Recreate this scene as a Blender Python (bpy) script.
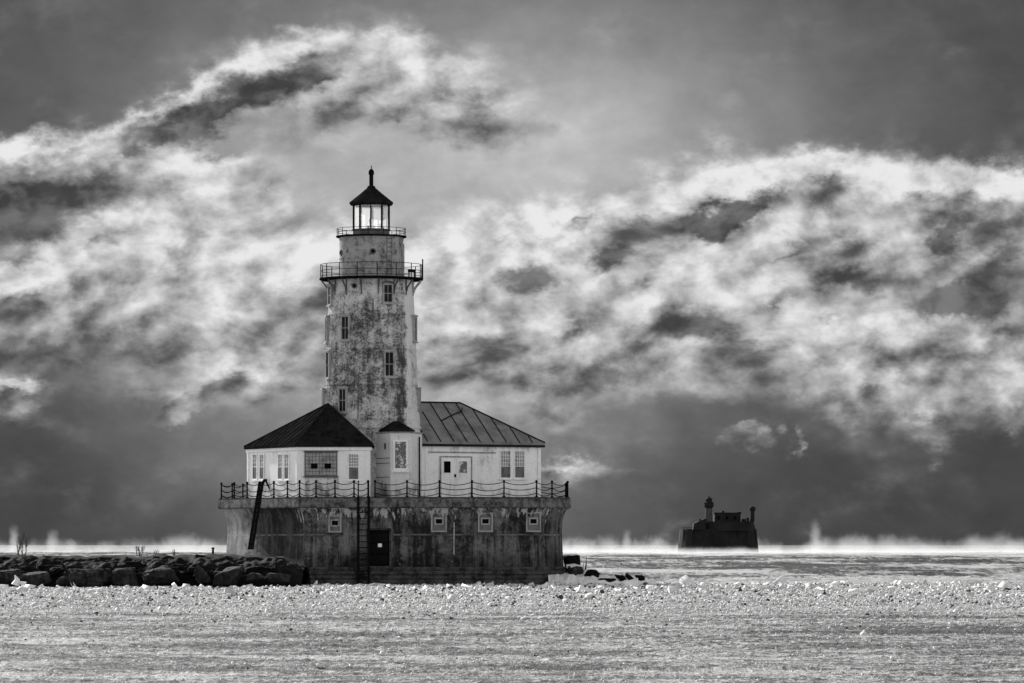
import bpy, bmesh, math, random
import numpy as np
from mathutils import Vector, Matrix, noise as mnoise

R = math.radians
sc = bpy.context.scene
for o in list(bpy.data.objects):
    bpy.data.objects.remove(o)

# ------------------------------------------------------------------ camera
EYE = 2.467          # metres above the ice
F = 4500.0           # focal length in pixels
cam_d = bpy.data.cameras.new("camera")
cam = bpy.data.objects.new("camera", cam_d)
sc.collection.objects.link(cam)
cam.location = (0, 0, EYE)
cam.rotation_euler = (R(90), 0, 0)
cam_d.sensor_width = 36.0
cam_d.lens = F * 36.0 / 1024.0
cam_d.shift_y = (545 - 341.5) / 1024.0
cam_d.clip_start = 1.0
cam_d.clip_end = 80000.0
sc.camera = cam

def Xp(px, Y): return (px - 512.0) * Y / F
def Zp(py, Y): return EYE + (545.0 - py) * Y / F

# ------------------------------------------------------------------ light
SUN_AZ = -31.0       # degrees from +Y towards +X  (left and behind the lighthouse)
SUN_EL = 23.0
SUN_STR = 2.6
SKY_STR = 0.12
EXPOSURE = 1.2

sd = bpy.data.lights.new("sun", 'SUN')
sd.energy = SUN_STR
sd.angle = R(0.5)
sd.color = (1.0, 0.995, 0.985)
so = bpy.data.objects.new("sun", sd)
sc.collection.objects.link(so)
sv = Vector((math.sin(R(SUN_AZ)) * math.cos(R(SUN_EL)), math.cos(R(SUN_AZ)) * math.cos(R(SUN_EL)), math.sin(R(SUN_EL))))
so.rotation_euler = sv.to_track_quat('Z', 'Y').to_euler()
so.location = (-60, 340, 60)

sc.view_settings.view_transform = 'Standard'
sc.view_settings.look = 'None'
sc.view_settings.exposure = EXPOSURE
sc.view_settings.gamma = 1.0
sc.view_settings.use_curve_mapping = False

# ------------------------------------------------------------------ node helper
class NT:
    def __init__(s, tree):
        s.t = tree; s.n = tree.nodes; s.l = tree.links
    def node(s, typ, **kw):
        nd = s.n.new(typ)
        for k, v in kw.items(): setattr(nd, k, v)
        return nd
    def put(s, sock, v):
        if isinstance(v, bpy.types.NodeSocket): s.l.new(v, sock)
        elif v is not None:
            if sock.type == 'RGBA' and isinstance(v, (int, float)): v = (v, v, v, 1)
            elif sock.type == 'VECTOR' and isinstance(v, (int, float)): v = (v, v, v)
            sock.default_value = v
    def math(s, op, a, b=None, c=None, clamp=False):
        nd = s.node('ShaderNodeMath', operation=op, use_clamp=clamp)
        s.put(nd.inputs[0], a); s.put(nd.inputs[1], b)
        if c is not None: s.put(nd.inputs[2], c)
        return nd.outputs[0]
    def vmath(s, op, a, b=None, c=None):
        nd = s.node('ShaderNodeVectorMath', operation=op)
        s.put(nd.inputs[0], a)
        if b is not None: s.put(nd.inputs[1], b)
        if c is not None: s.put(nd.inputs[2], c)
        return nd.outputs[0]
    def add(s, a, b): return s.math('ADD', a, b)
    def mul(s, a, b): return s.math('MULTIPLY', a, b)
    def sub(s, a, b): return s.math('SUBTRACT', a, b)
    def noise(s, vec, scale=1.0, detail=4, rough=0.55, dist=0.0, out=0):
        nd = s.node('ShaderNodeTexNoise')
        nd.inputs['Scale'].default_value = scale
        nd.inputs['Detail'].default_value = detail
        nd.inputs['Roughness'].default_value = rough
        nd.inputs['Distortion'].default_value = dist
        s.put(nd.inputs['Vector'], vec)
        return nd.outputs[out]
    def ramp(s, v, a, b, lo=0.0, hi=1.0, smooth=True):
        nd = s.node('ShaderNodeMapRange', interpolation_type='SMOOTHSTEP' if smooth else 'LINEAR')
        s.put(nd.inputs['Value'], v)
        s.put(nd.inputs['From Min'], a); s.put(nd.inputs['From Max'], b)
        s.put(nd.inputs['To Min'], lo); s.put(nd.inputs['To Max'], hi)
        return nd.outputs[0]
    def mixf(s, f, a, b):
        nd = s.node('ShaderNodeMix', data_type='FLOAT')
        s.put(nd.inputs[0], f); s.put(nd.inputs[2], a); s.put(nd.inputs[3], b)
        return nd.outputs[0]
    def sep(s, v):
        nd = s.node('ShaderNodeSeparateXYZ'); s.put(nd.inputs[0], v); return nd.outputs
    def comb(s, x, y, z):
        nd = s.node('ShaderNodeCombineXYZ')
        s.put(nd.inputs[0], x); s.put(nd.inputs[1], y); s.put(nd.inputs[2], z); return nd.outputs[0]
    def grey(s, v):
        nd = s.node('ShaderNodeCombineColor'); 
        for i in range(3): s.put(nd.inputs[i], v)
        return nd.outputs[0]

# ------------------------------------------------------------------ sky
world = bpy.data.worlds.new("World")
sc.world = world
world.use_nodes = True
wt = NT(world.node_tree)
wt.n.clear()
w_out = wt.node('ShaderNodeOutputWorld')
w_bg = wt.node('ShaderNodeBackground')
w_bg.inputs['Strength'].default_value = SKY_STR
wt.l.new(w_bg.outputs[0], w_out.inputs['Surface'])
sky = wt.node('ShaderNodeTexSky', sky_type='NISHITA', sun_disc=False)
sky.sun_elevation = R(SUN_EL)
sky.sun_rotation = R(SUN_AZ)
sky.altitude = 180.0
sky.air_density = 1.0; sky.dust_density = 1.0; sky.ozone_density = 1.0
bw = wt.node('ShaderNodeRGBToBW')
wt.l.new(sky.outputs[0], bw.inputs[0])
nis = bw.outputs[0]

dirv = wt.node('ShaderNodeTexCoord').outputs['Generated']
d = wt.sep(dirv)
ysafe = wt.math('MAXIMUM', d[1], 0.02)
# sky chart: hundredths of a radian-ish; east of due north / above the horizon
U = wt.math('DIVIDE', d[0], ysafe)
V = wt.math('DIVIDE', d[2], ysafe)
K = F / 100.0
U = wt.mul(U, K); V = wt.mul(V, K)
pos = wt.comb(U, V, 0.0)

def cpx(px, py): return ((px - 512) / 100.0, (545 - py) / 100.0)

# wind-sheared coordinates for noise: long axis rises to the right
shear = wt.node('ShaderNodeMapping', vector_type='POINT')
wt.l.new(pos, shear.inputs['Vector'])
shear.inputs['Rotation'].default_value = (0, 0, R(-16))
shear.inputs['Scale'].default_value = (0.80, 1.15, 1.0)
sh = shear.outputs[0]
w1 = wt.vmath('SUBTRACT', wt.noise(sh, 0.7, 3, 0.5, out=1), (0.5, 0.5, 0.5))
w2 = wt.vmath('SUBTRACT', wt.noise(sh, 3.0, 4, 0.6, out=1), (0.5, 0.5, 0.5))
w3 = wt.vmath('SUBTRACT', wt.noise(sh, 8.0, 4, 0.6, out=1), (0.5, 0.5, 0.5))
warp = wt.vmath('ADD', wt.vmath('SCALE', w1), wt.vmath('SCALE', w2))
warp = wt.vmath('ADD', warp, wt.vmath('MULTIPLY', w3, (.18, .18, 0)))
# set the scale sockets
for nd in wt.n:
    if nd.type == 'VECT_MATH' and nd.operation == 'SCALE': nd.inputs['Scale'].default_value = 0.62
warp = wt.vmath('MULTIPLY', warp, (1.0, 0.8, 0.0))
wpos = wt.vmath('ADD', wt.vmath('ADD', pos, warp), (0.02, 0.15, 0.0))

def blobs(lst, vec, grow=1.9):
    tot = None
    for (px, py, rx, ry, rot, amp) in lst:
        u, v = cpx(px, py)
        m = wt.node('ShaderNodeMapping', vector_type='TEXTURE')
        wt.l.new(vec, m.inputs['Vector'])
        m.inputs['Location'].default_value = (u, v, 0)
        m.inputs['Rotation'].default_value = (0, 0, R(rot))
        m.inputs['Scale'].default_value = (rx / 100.0 * grow, ry / 100.0 * grow, 1)
        g = wt.node('ShaderNodeTexGradient', gradient_type='QUADRATIC_SPHERE')
        wt.l.new(m.outputs[0], g.inputs[0])
        nd = wt.node('ShaderNodeMath', operation='MULTIPLY_ADD')
        wt.l.new(g.outputs['Fac'], nd.inputs[0]); nd.inputs[1].default_value = amp
        if tot is None: nd.inputs[2].default_value = 0.0
        else: wt.l.new(tot, nd.inputs[2])
        tot = nd.outputs[0]
    return tot

BRIGHT = [
 (135, 130, 60, 12, 22, -1.1), (215, 135, 60, 14, 20, -.8),
 (150, 104, 50, 14, 24, .5), (205, 82, 60, 20, 24, .8), (250, 275, 150, 80, 0, .7), (330, 220, 60, 70, 0, .5), (600, 295, 190, 80, 5, .5), (645, 345, 120, 34, 4, .8), (480, 330, 90, 50, 0, .5), (360, 100, 120, 30, 10, .5),
 # upper arc
 (300, 55, 100, 34, 14, 1.5), (410, 62, 90, 44, -8, 1.7), (480, 98, 70, 46, -28, 1.2), (200, 95, 80, 30, 24, .8),
 (330, 112, 110, 36, 12, .6), (560, 110, 60, 30, -10, .4),
 # left mass
 (15, 150, 55, 34, 0, 1.5), (85, 145, 75, 36, 6, 1.7), (160, 165, 60, 60, 20, 1.5), (215, 190, 65, 60, -10, 1.1), (130, 215, 130, 50, 12, 1.0),
 (50, 270, 130, 48, 5, 1.1), (180, 258, 120, 48, 6, 1.4), (265, 285, 95, 62, 10, 1.3), (330, 260, 70, 46, 0, 1.0), (20, 285, 60, 30, 0, 1.2),
 (230, 374, 70, 20, 4, 1.5), (24, 382, 30, 20, 0, 2.6), (180, 403, 28, 10, 20, 1.6), (120, 330, 120, 40, 5, .5), (300, 340, 90, 50, 10, .8), (230, 310, 120, 40, 8, .8), (60, 310, 80, 34, 0, .6),
 # right mass
 (450, 250, 80, 60, 20, 1.2), (550, 222, 110, 46, 22, 1.3), (650, 200, 100, 44, 22, 1.3), (765, 180, 110, 36, 14, 1.6), (830, 165, 40, 24, -8, 1.3),
 (915, 190, 110, 36, 4, 1.5), (1000, 195, 70, 40, 0, 1.5), (480, 285, 100, 60, 10, 1.2), (600, 270, 130, 60, 12, 1.2), (720, 250, 150, 70, 14, 1.3),
 (850, 235, 140, 62, 6, 1.2), (970, 255, 100, 80, 0, 1.2), (640, 320, 140, 44, 6, 1.2), (760, 335, 120, 54, -8, 1.5), (880, 335, 100, 50, -10, 1.3),
 (985, 345, 70, 50, -20, 1.3), (470, 335, 90, 40, 5, 1.2), (590, 362, 70, 26, 12, .8), (870, 378, 80, 32, -28, 1.2), (935, 406, 20, 18, 0, 1.0),
 (756, 420, 22, 9, 0, 2.2), (800, 432, 8, 14, 0, 1.0), (566, 456, 26, 18, 0, 2.0), (930, 445, 16, 14, -20, .5), (545, 400, 50, 20, 0, .8), (1020, 395, 20, 30, 0, .8), (620, 455, 20, 8, 0, .4),
]
DARK = [
 (735, 190, 40, 14, 24, .9), (1000, 290, 60, 26, 6, .5), (840, 300, 40, 12, 0, .6), (590, 205, 50, 10, 26, .8), (30, 205, 50, 16, 0, .8), (330, 75, 60, 14, 6, .8), 
 (235, 88, 130, 24, 20, 1.6), (165, 108, 60, 16, 22, .7), (390, 112, 55, 14, 22, .8), (270, 165, 60, 26, 20, .6),
 (50, 180, 105, 26, 8, 1.8), (20, 235, 60, 18, 0, .9), (105, 222, 40, 12, 10, .8), (195, 330, 50, 16, 0, .5), (110, 265, 40, 12, 0, .35), (50, 335, 110, 30, 0, .9), (150, 350, 60, 18, 0, .5),
 (725, 196, 66, 17, 26, 1.7), (528, 262, 52, 22, 8, 1.4), (612, 242, 36, 18, 14, 1.5), (500, 225, 60, 14, 28, .7), (862, 268, 70, 18, 0, 1.5), (955, 290, 85, 22, 10, 1.8),
 (1005, 245, 50, 24, 24, 1.2), (945, 222, 46, 20, 30, 1.3), (690, 310, 70, 28, 4, 1.7), (570, 318, 46, 20, 40, .9), (800, 235, 70, 18, 12, .9), (550, 350, 60, 18, 0, .45),
 (490, 362, 70, 20, 0, .7), (1010, 318, 46, 22, 0, 1.0), (640, 265, 40, 12, 30, .7), (780, 285, 40, 18, 50, .7), (440, 300, 40, 18, 30, .6), (900, 345, 50, 14, -30, .6), (870, 200, 60, 12, 8, .5),
]
B = blobs(BRIGHT, wpos)
Bs = blobs(BRIGHT, wt.vmath('ADD', wpos, (0.05, -0.17, 0)))
D = blobs(DARK, wpos, 1.75)
n_a = wt.noise(sh, 1.15, 9, 0.51, 0.2)
n_s = wt.noise(wt.vmath('ADD', sh, (-0.09, 0.13, 0)), 1.15, 9, 0.51, 0.2)
n_b = wt.noise(wt.vmath('ADD', sh, (7.3, 2.1, 0)), 1.4, 8, 0.55, 0.3)
n_c = wt.noise(wt.vmath('ADD', sh, (1.3, 9.1, 0)), 3.2, 7, 0.55, 0.2)
relief = wt.sub(n_a, n_s)                      # billows lit from the upper left
edge = wt.math('MAXIMUM', wt.math('MINIMUM', wt.sub(Bs, B), 0.55), -0.38)   # tops towards the light, bellies away from it
Bm = wt.ramp(wt.add(B, wt.mul(wt.sub(n_a, 0.5), 1.7)), 0.26, 1.0)
Dm = wt.ramp(wt.add(D, wt.mul(wt.sub(n_b, 0.5), 1.4)), 0.22, 1.05)
# clear sky behind: darker to the sides and at the top, paler round the middle
glow = blobs([(470, 170, 440, 280, 0, 1.0), (395, 430, 280, 190, 0, .62), (600, 135, 240, 140, 0, .55), (280, 170, 160, 120, 0, .4)], pos, 1.5)
low = wt.ramp(V, 0.2, 2.6, 0.062, 0.080)
base = wt.add(low, wt.mul(glow, 0.34))
VEIL = [(120, 360, 170, 40, 6, .9), (250, 400, 120, 40, 10, .6), (60, 420, 60, 16, -8, .5), (560, 385, 120, 34, 4, 1.0), (470, 395, 80, 40, 0, .7), (640, 425, 120, 24, 8, .5), (330, 150, 120, 40, 10, .45), (560, 150, 120, 30, 20, .3),
        (880, 430, 120, 40, -10, .5), (150, 470, 160, 40, 4, .3), (900, 140, 120, 24, 6, .4)]
veil = wt.ramp(wt.add(blobs(VEIL, wpos), wt.mul(wt.sub(n_a, 0.5), 1.6)), 0.05, 1.1)
base = wt.add(base, wt.mul(veil, wt.ramp(n_c, .35, .65, .05, .17, False)))
# thin grey cloud fills the gaps of the bank
base = wt.add(base, wt.mul(wt.ramp(wt.add(B, wt.mul(wt.sub(n_b, .5), 1.6)), 0.0, 0.8), wt.ramp(wt.add(n_c, wt.mul(relief, 1.2)), .32, .66, .0, .16, False)))
nz = wt.noise(sh, 1.6, 6, 0.6)
base = wt.mul(base, wt.ramp(nz, 0.3, 0.7, 0.85, 1.15, False))
brt = wt.ramp(wt.add(wt.mul(n_a, 0.55), wt.mul(n_c, 0.45)), 0.36, 0.64, 0.30, 0.66, False)
brt = wt.add(brt, wt.add(wt.mul(relief, 1.9), wt.mul(edge, 0.52)))
brt = wt.mul(brt, wt.ramp(B, 0.3, 2.0, 0.78, 1.12))
brt = wt.math('SMOOTH_MAX', brt, 0.07, 0.28)
brt = wt.mul(brt, wt.ramp(wt.noise(sh, 4.2, 7, .6, .3), .3, .7, .78, 1.2, False))
brt = wt.math('SMOOTH_MIN', brt, 0.82, 0.12)
col = wt.mixf(Bm, base, brt)
drk = wt.ramp(wt.add(n_c, wt.add(wt.mul(relief, 1.0), wt.mul(edge, .25))), 0.36, 0.64, 0.045, 0.15, False)
col = wt.mixf(wt.mul(Dm, 0.92), col, drk)
# chart values are picture values: bring them into the sky's own units
col = wt.math('DIVIDE', col, SKY_STR * 2 ** EXPOSURE)
# the storm bank fills the northern sky; elsewhere the plain daylight sky takes over
band = wt.mul(wt.ramp(d[1], 0.55, 0.85), wt.ramp(d[2], 0.55, 0.25))
w_bg2 = wt.node('ShaderNodeBackground'); w_bg2.inputs['Strength'].default_value = SKY_STR
wt.l.new(wt.grey(nis), w_bg.inputs['Color']); wt.l.new(wt.grey(col), w_bg2.inputs['Color'])
w_mix = wt.node('ShaderNodeMixShader')
wt.l.new(band, w_mix.inputs[0]); wt.l.new(w_bg.outputs[0], w_mix.inputs[1]); wt.l.new(w_bg2.outputs[0], w_mix.inputs[2])
wt.l.new(w_mix.outputs[0], w_out.inputs['Surface'])

# ------------------------------------------------------------------ materials
def new_mat(name):
    m = bpy.data.materials.new(name); m.use_nodes = True
    t = NT(m.node_tree)
    bs = t.n['Principled BSDF']
    return m, t, bs

def plain(name, v, rough=0.7, metal=0.0, var=0.35, scale=3.0, bump=0.3):
    m, t, bs = new_mat(name)
    p = t.node('ShaderNodeNewGeometry').outputs['Position']
    n = t.noise(p, scale, 6, 0.65)
    n2 = t.noise(p, scale * 6, 4, 0.6)
    f = t.ramp(t.add(t.mul(n, .65), t.mul(n2, .35)), 0.3, 0.7, v * (1 - var), v * (1 + var), False)
    t.put(bs.inputs['Base Color'], t.grey(f))
    bs.inputs['Roughness'].default_value = rough
    bs.inputs['Metallic'].default_value = metal
    if bump:
        b = t.node('ShaderNodeBump'); b.inputs['Strength'].default_value = bump; b.inputs['Distance'].default_value = 0.03
        t.l.new(n2, b.inputs['Height']); t.l.new(b.outputs[0], bs.inputs['Normal'])
    return m

def weathered(name, v, stain, lo=0.5, hi=0.62, scale=0.9, streak=0.5, rough=0.8, extra=None, bump=0.35, fine=6.0, mix3=.2):
    """painted wall: paint v, stain colour in patches and in vertical runs"""
    m, t, bs = new_mat(name)
    p = t.node('ShaderNodeNewGeometry').outputs['Position']
    n1 = t.noise(p, scale, 9, 0.68, 0.3)
    sp = t.vmath('MULTIPLY', p, (2.6, 2.6, 0.22))
    n2 = t.noise(sp, 1.0, 7, 0.65)
    n3 = t.noise(p, fine, 5, 0.7)
    mk = t.add(t.mul(n1, 1 - streak), t.mul(n2, streak))
    mk = t.add(t.mul(mk, 1 - mix3), t.mul(n3, mix3))
    if extra: mk = extra(t, p, mk)
    f = t.ramp(mk, lo, hi)
    c = t.mixf(f, v, stain)
    c = t.mul(c, t.ramp(n3, 0.3, 0.7, 0.88, 1.1, False))
    t.put(bs.inputs['Base Color'], t.grey(c))
    bs.inputs['Roughness'].default_value = rough
    b = t.node('ShaderNodeBump'); b.inputs['Strength'].default_value = bump; b.inputs['Distance'].default_value = 0.04
    t.l.new(t.sub(n3, t.mul(f, .5)), b.inputs['Height']); t.l.new(b.outputs[0], bs.inputs['Normal'])
    return m

TX, TY = Xp(371.3, 308.5), 308.5      # tower axis

def tower_extra(t, p, mk):
    s = t.sep(p)
    # the plates on the right are paler, with one old rust run beside them
    wob = t.mul(t.sub(t.noise(p, 1.4, 5, .7), .5), .9)
    sx = t.add(s[0], wob)
    right_pale = t.ramp(sx, TX + 2.1, TX + 2.7, 0.0, 0.085)
    run = t.mul(t.ramp(sx, TX + 1.7, TX + 2.1), t.ramp(sx, TX + 2.6, TX + 2.25))
    run = t.mul(run, t.ramp(s[2], 10.5, 18.5, 0.11, 0.03))
    body = t.mul(t.ramp(s[2], 19.5, 17.0, 0.0, 0.035), t.ramp(s[2], 10.5, 12.5))
    big = t.mul(t.sub(t.noise(p, .45, 3, .5), .5), .16)
    seam = 0.0
    tot = t.add(t.add(t.sub(mk, right_pale), big), t.add(run, body))
    # rust gathers along the plate joints and runs down from them
    for z in (19.7, 18.2, 15.85, 13.4, 11.05):
        dz = t.sub(z, s[2])
        tot = t.add(tot, t.mul(t.ramp(dz, .9, .0, 0, .025), t.ramp(dz, -.04, 0.02)))
    return tot

M = {}
M['tower'] = weathered('weathered_iron_plate', 0.60, 0.055, 0.425, 0.63, 1.3, 0.34, extra=tower_extra, mix3=.40, fine=7.5)
M['drum'] = weathered('drum_plate', 0.34, 0.07, 0.45, 0.62, 1.6, 0.3, mix3=.3)
def white_extra(t, p, mk):
    s = t.sep(p)
    return t.add(mk, t.add(t.ramp(s[2], 6.9, 5.7, 0.0, 0.05), t.ramp(s[2], 8.6, 9.2, 0.0, 0.05)))
M['white'] = weathered('white_siding', 0.82, 0.22, 0.50, 0.70, 0.9, 0.45, bump=0.2, extra=white_extra, mix3=.28)
def bay_extra(t, p, mk):
    s = t.sep(p)
    return t.add(mk, t.ramp(s[2], 7.6, 6.0, 0.0, 0.09))
M['bay'] = weathered('bay_plaster', 0.66, 0.14, 0.53, 0.66, 1.1, 0.4, extra=bay_extra)
M['trim'] = weathered('white_trim', 0.80, 0.35, 0.56, 0.7, 2.5, 0.3, bump=0.1)
M['trimgrey'] = weathered('grey_trim', 0.32, 0.12, 0.48, 0.62, 2.5, 0.3, bump=0.1)

def base_wall():
    m, t, bs = new_mat('stained_concrete')
    p = t.node('ShaderNodeNewGeometry').outputs['Position']
    s = t.sep(p)
    n1 = t.noise(p, 0.55, 9, 0.66, 0.4)
    n2 = t.noise(t.vmath('MULTIPLY', p, (2.2, 2.2, 0.16)), 1.0, 7, 0.66)
    n3 = t.noise(p, 5.0, 6, 0.7)
    mk = t.add(t.add(t.mul(n1, .4), t.mul(n2, .4)), t.mul(n3, .2))
    c = t.ramp(mk, 0.38, 0.57, 0.20, 0.016)
    # damp foot
    c = t.mul(c, t.ramp(t.add(s[2], t.mul(t.sub(n1, .5), 1.6)), 1.2, 2.4, 0.5, 1.0))
    # shade on the left face, darkened into the concrete colour
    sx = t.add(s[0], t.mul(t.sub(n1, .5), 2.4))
    left_shade = t.mul(t.ramp(sx, -14.6, -13.6, 1.0, 0.0), t.ramp(sx, -18.6, -17.2))
    c = t.mul(c, t.sub(1.0, t.mul(left_shade, .68)))
    c = t.add(c, t.ramp(sx, -17.6, -18.6, 0.0, 0.16))  # sunlit patch at the far left end, painted in as a paler tone
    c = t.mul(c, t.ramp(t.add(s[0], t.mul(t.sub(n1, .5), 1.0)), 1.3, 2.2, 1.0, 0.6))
    # lime runs hanging below the cornice
    n4 = t.noise(t.vmath('MULTIPLY', p, (3.2, 3.2, 0.3)), 1.0, 6, 0.7)
    top = t.ramp(t.add(s[2], t.mul(t.sub(n1, .5), 2.2)), 3.2, 4.9, 0.0, 0.2)
    lime = t.mul(t.ramp(t.add(n4, top), 0.70, 0.78), t.ramp(s[0], -14.6, -14.2))
    spots = t.ramp(t.noise(p, 1.7, 9, 0.78), 0.60, 0.70)
    lime = t.math('MAXIMUM', lime, t.mul(t.mul(spots, .7), t.ramp(s[0], -14.6, -14.2)))
    c = t.mixf(t.mul(lime, .8), c, 0.5)
    # old pour line
    ln = t.mul(t.ramp(t.math('ABSOLUTE', t.sub(s[2], t.add(3.15, t.mul(t.sub(n1, .5), .12)))), 0.02, 0.06, 1, 0), t.ramp(n2, .42, .6))
    c = t.mixf(t.mul(ln, .35), c, 0.42)
    t.put(bs.inputs['Base Color'], t.grey(c))
    bs.inputs['Roughness'].default_value = 0.85
    b = t.node('ShaderNodeBump'); b.inputs['Strength'].default_value = 0.5; b.inputs['Distance'].default_value = 0.06
    t.l.new(n3, b.inputs['Height']); t.l.new(b.outputs[0], bs.inputs['Normal'])
    return m
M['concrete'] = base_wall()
M['cornice'] = weathered('cornice_concrete', 0.17, 0.03, 0.43, 0.57, 1.3, 0.3, mix3=.3)
M['timber'] = weathered('dark_timber', 0.075, 0.012, 0.42, 0.6, 1.6, 0.1, mix3=.35)
M['black'] = plain('black_iron', 0.008, 1.0, 0.0, 0.4, 4.0, 0.1)
M['black'].node_tree.nodes['Principled BSDF'].inputs['Specular IOR Level'].default_value = 0.0
M['iron'] = plain('grey_iron', 0.10, 0.6, 0.0, 0.5, 3.0, 0.1)
M['paleiron'] = plain('pale_iron', 0.35, 0.6, 0.0, 0.4, 3.0, 0.1)
M['roofdark'] = weathered('dark_shingle', 0.020, 0.007, 0.42, 0.6, 1.4, 0.25, rough=1.0, bump=0.7)
M['rooftin'] = weathered('standing_seam_tin', 0.22, 0.09, 0.42, 0.66, 0.9, 0.25, rough=0.6, bump=0.2)
M['rib'] = plain('roof_rib', 0.02, 0.6, 0.0, 0.3, 3.0, 0.1)
M['board'] = weathered('grey_board', 0.16, 0.06, 0.45, 0.62, 2.0, 0.5)
M['boardpale'] = weathered('pale_board', 0.34, 0.13, 0.45, 0.62, 2.0, 0.3)
M['dark'] = plain('dark_opening', 0.005, 0.35, 0.0, 0.3, 3.0, 0.0)
M['rock'] = plain('dark_rock', 0.005, 0.9, 0.0, 0.7, 1.6, 1.0)
M['rock'].node_tree.nodes['Principled BSDF'].inputs['Specular IOR Level'].default_value = 0.15
def frosted_rock():
    m, t, bs = new_mat('frosted_boulder')
    g = t.node('ShaderNodeNewGeometry'); p = g.outputs['Position']
    n1 = t.noise(p, 1.3, 7, .68); n2 = t.noise(t.vmath('MULTIPLY', p, (4, 4, .8)), 1.0, 6, .7)
    c = t.ramp(t.add(t.mul(n1, .5), t.mul(n2, .5)), .38, .62, .007, .042)
    up = t.sep(g.outputs['Normal'])[2]
    fr = t.ramp(t.add(t.mul(up, .5), t.mul(t.sub(n2, .5), 1.6)), .30, .62)
    c = t.mixf(t.mul(fr, .55), c, .16)
    t.put(bs.inputs['Base Color'], t.grey(c)); bs.inputs['Roughness'].default_value = .9
    b = t.node('ShaderNodeBump'); b.inputs['Strength'].default_value = .9; b.inputs['Distance'].default_value = .06
    t.l.new(n2, b.inputs['Height']); t.l.new(b.outputs[0], bs.inputs['Normal'])
    return m
M['rockgrey'] = frosted_rock()
M['snow'] = plain('snow', 0.78, 0.8, 0.0, 0.08, 3.0, 0.4)
M['wetchunk'] = plain('wet_ice_chunk', 0.05, 0.6, 0.0, 0.5, 2.2, 0.3)
M['chunk'] = plain('ice_chunk', 0.60, 0.7, 0.0, 0.4, 2.2, 0.3)
M['twig'] = plain('bare_twig', 0.04, 0.9, 0.0, 0.3, 5.0, 0.0)
M['cribmat'] = weathered('far_masonry', 0.020, 0.011, 0.42, 0.6, 0.15, 0.3)
M['cribpale'] = plain('far_tower_paint', 0.06, 0.8, 0.0, 0.3, 0.5, 0.0)

for k_ in ('timber', 'roofdark', 'rib', 'dark', 'cribmat', 'cribpale', 'rock', 'rockgrey', 'concrete', 'cornice', 'iron', 'board', 'rooftin', 'tower', 'drum', 'chunk', 'wetchunk'):
    M[k_].node_tree.nodes['Principled BSDF'].inputs['Specular IOR Level'].default_value = 0.08

for k_ in ('roofdark', 'rib', 'dark'): M[k_].node_tree.nodes['Principled BSDF'].inputs['Specular IOR Level'].default_value = 0.0

def glass_mat():
    m, t, bs = new_mat('window_glass')
    p = t.node('ShaderNodeNewGeometry').outputs['Position']
    n = t.noise(p, 1.1, 3, 0.6)
    t.put(bs.inputs['Base Color'], t.grey(t.ramp(n, 0.35, 0.65, 0.005, 0.018)))
    bs.inputs['Roughness'].default_value = 0.3
    bs.inputs['Specular IOR Level'].default_value = 0.06
    return m
M['glass'] = glass_mat()

def lantern_glass():
    m, t, bs = new_mat('lantern_glass')
    t.n.remove(bs)
    tr = t.node('ShaderNodeBsdfTransparent'); tl = t.node('ShaderNodeBsdfTranslucent'); gl = t.node('ShaderNodeBsdfGlossy')
    tl.inputs['Color'].default_value = (.9, .9, .9, 1); gl.inputs['Roughness'].default_value = .1
    mx = t.node('ShaderNodeMixShader'); mx2 = t.node('ShaderNodeMixShader')
    mx.inputs[0].default_value = 0.42; mx2.inputs[0].default_value = 0.05
    t.l.new(tr.outputs[0], mx.inputs[1]); t.l.new(tl.outputs[0], mx.inputs[2])
    t.l.new(mx.outputs[0], mx2.inputs[1]); t.l.new(gl.outputs[0], mx2.inputs[2])
    t.l.new(mx2.outputs[0], t.n['Material Output'].inputs['Surface'])
    return m
M['clearglass'] = lantern_glass()

def peeling():
    m, t, bs = new_mat('peeling_shutter')
    p = t.node('ShaderNodeNewGeometry').outputs['Position']
    n = t.noise(p, 3.2, 7, 0.7, 0.6)
    c = t.ramp(n, 0.52, 0.58, 0.10, 0.62)
    t.put(bs.inputs['Base Color'], t.grey(c))
    return m
M['peel'] = peeling()

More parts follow.
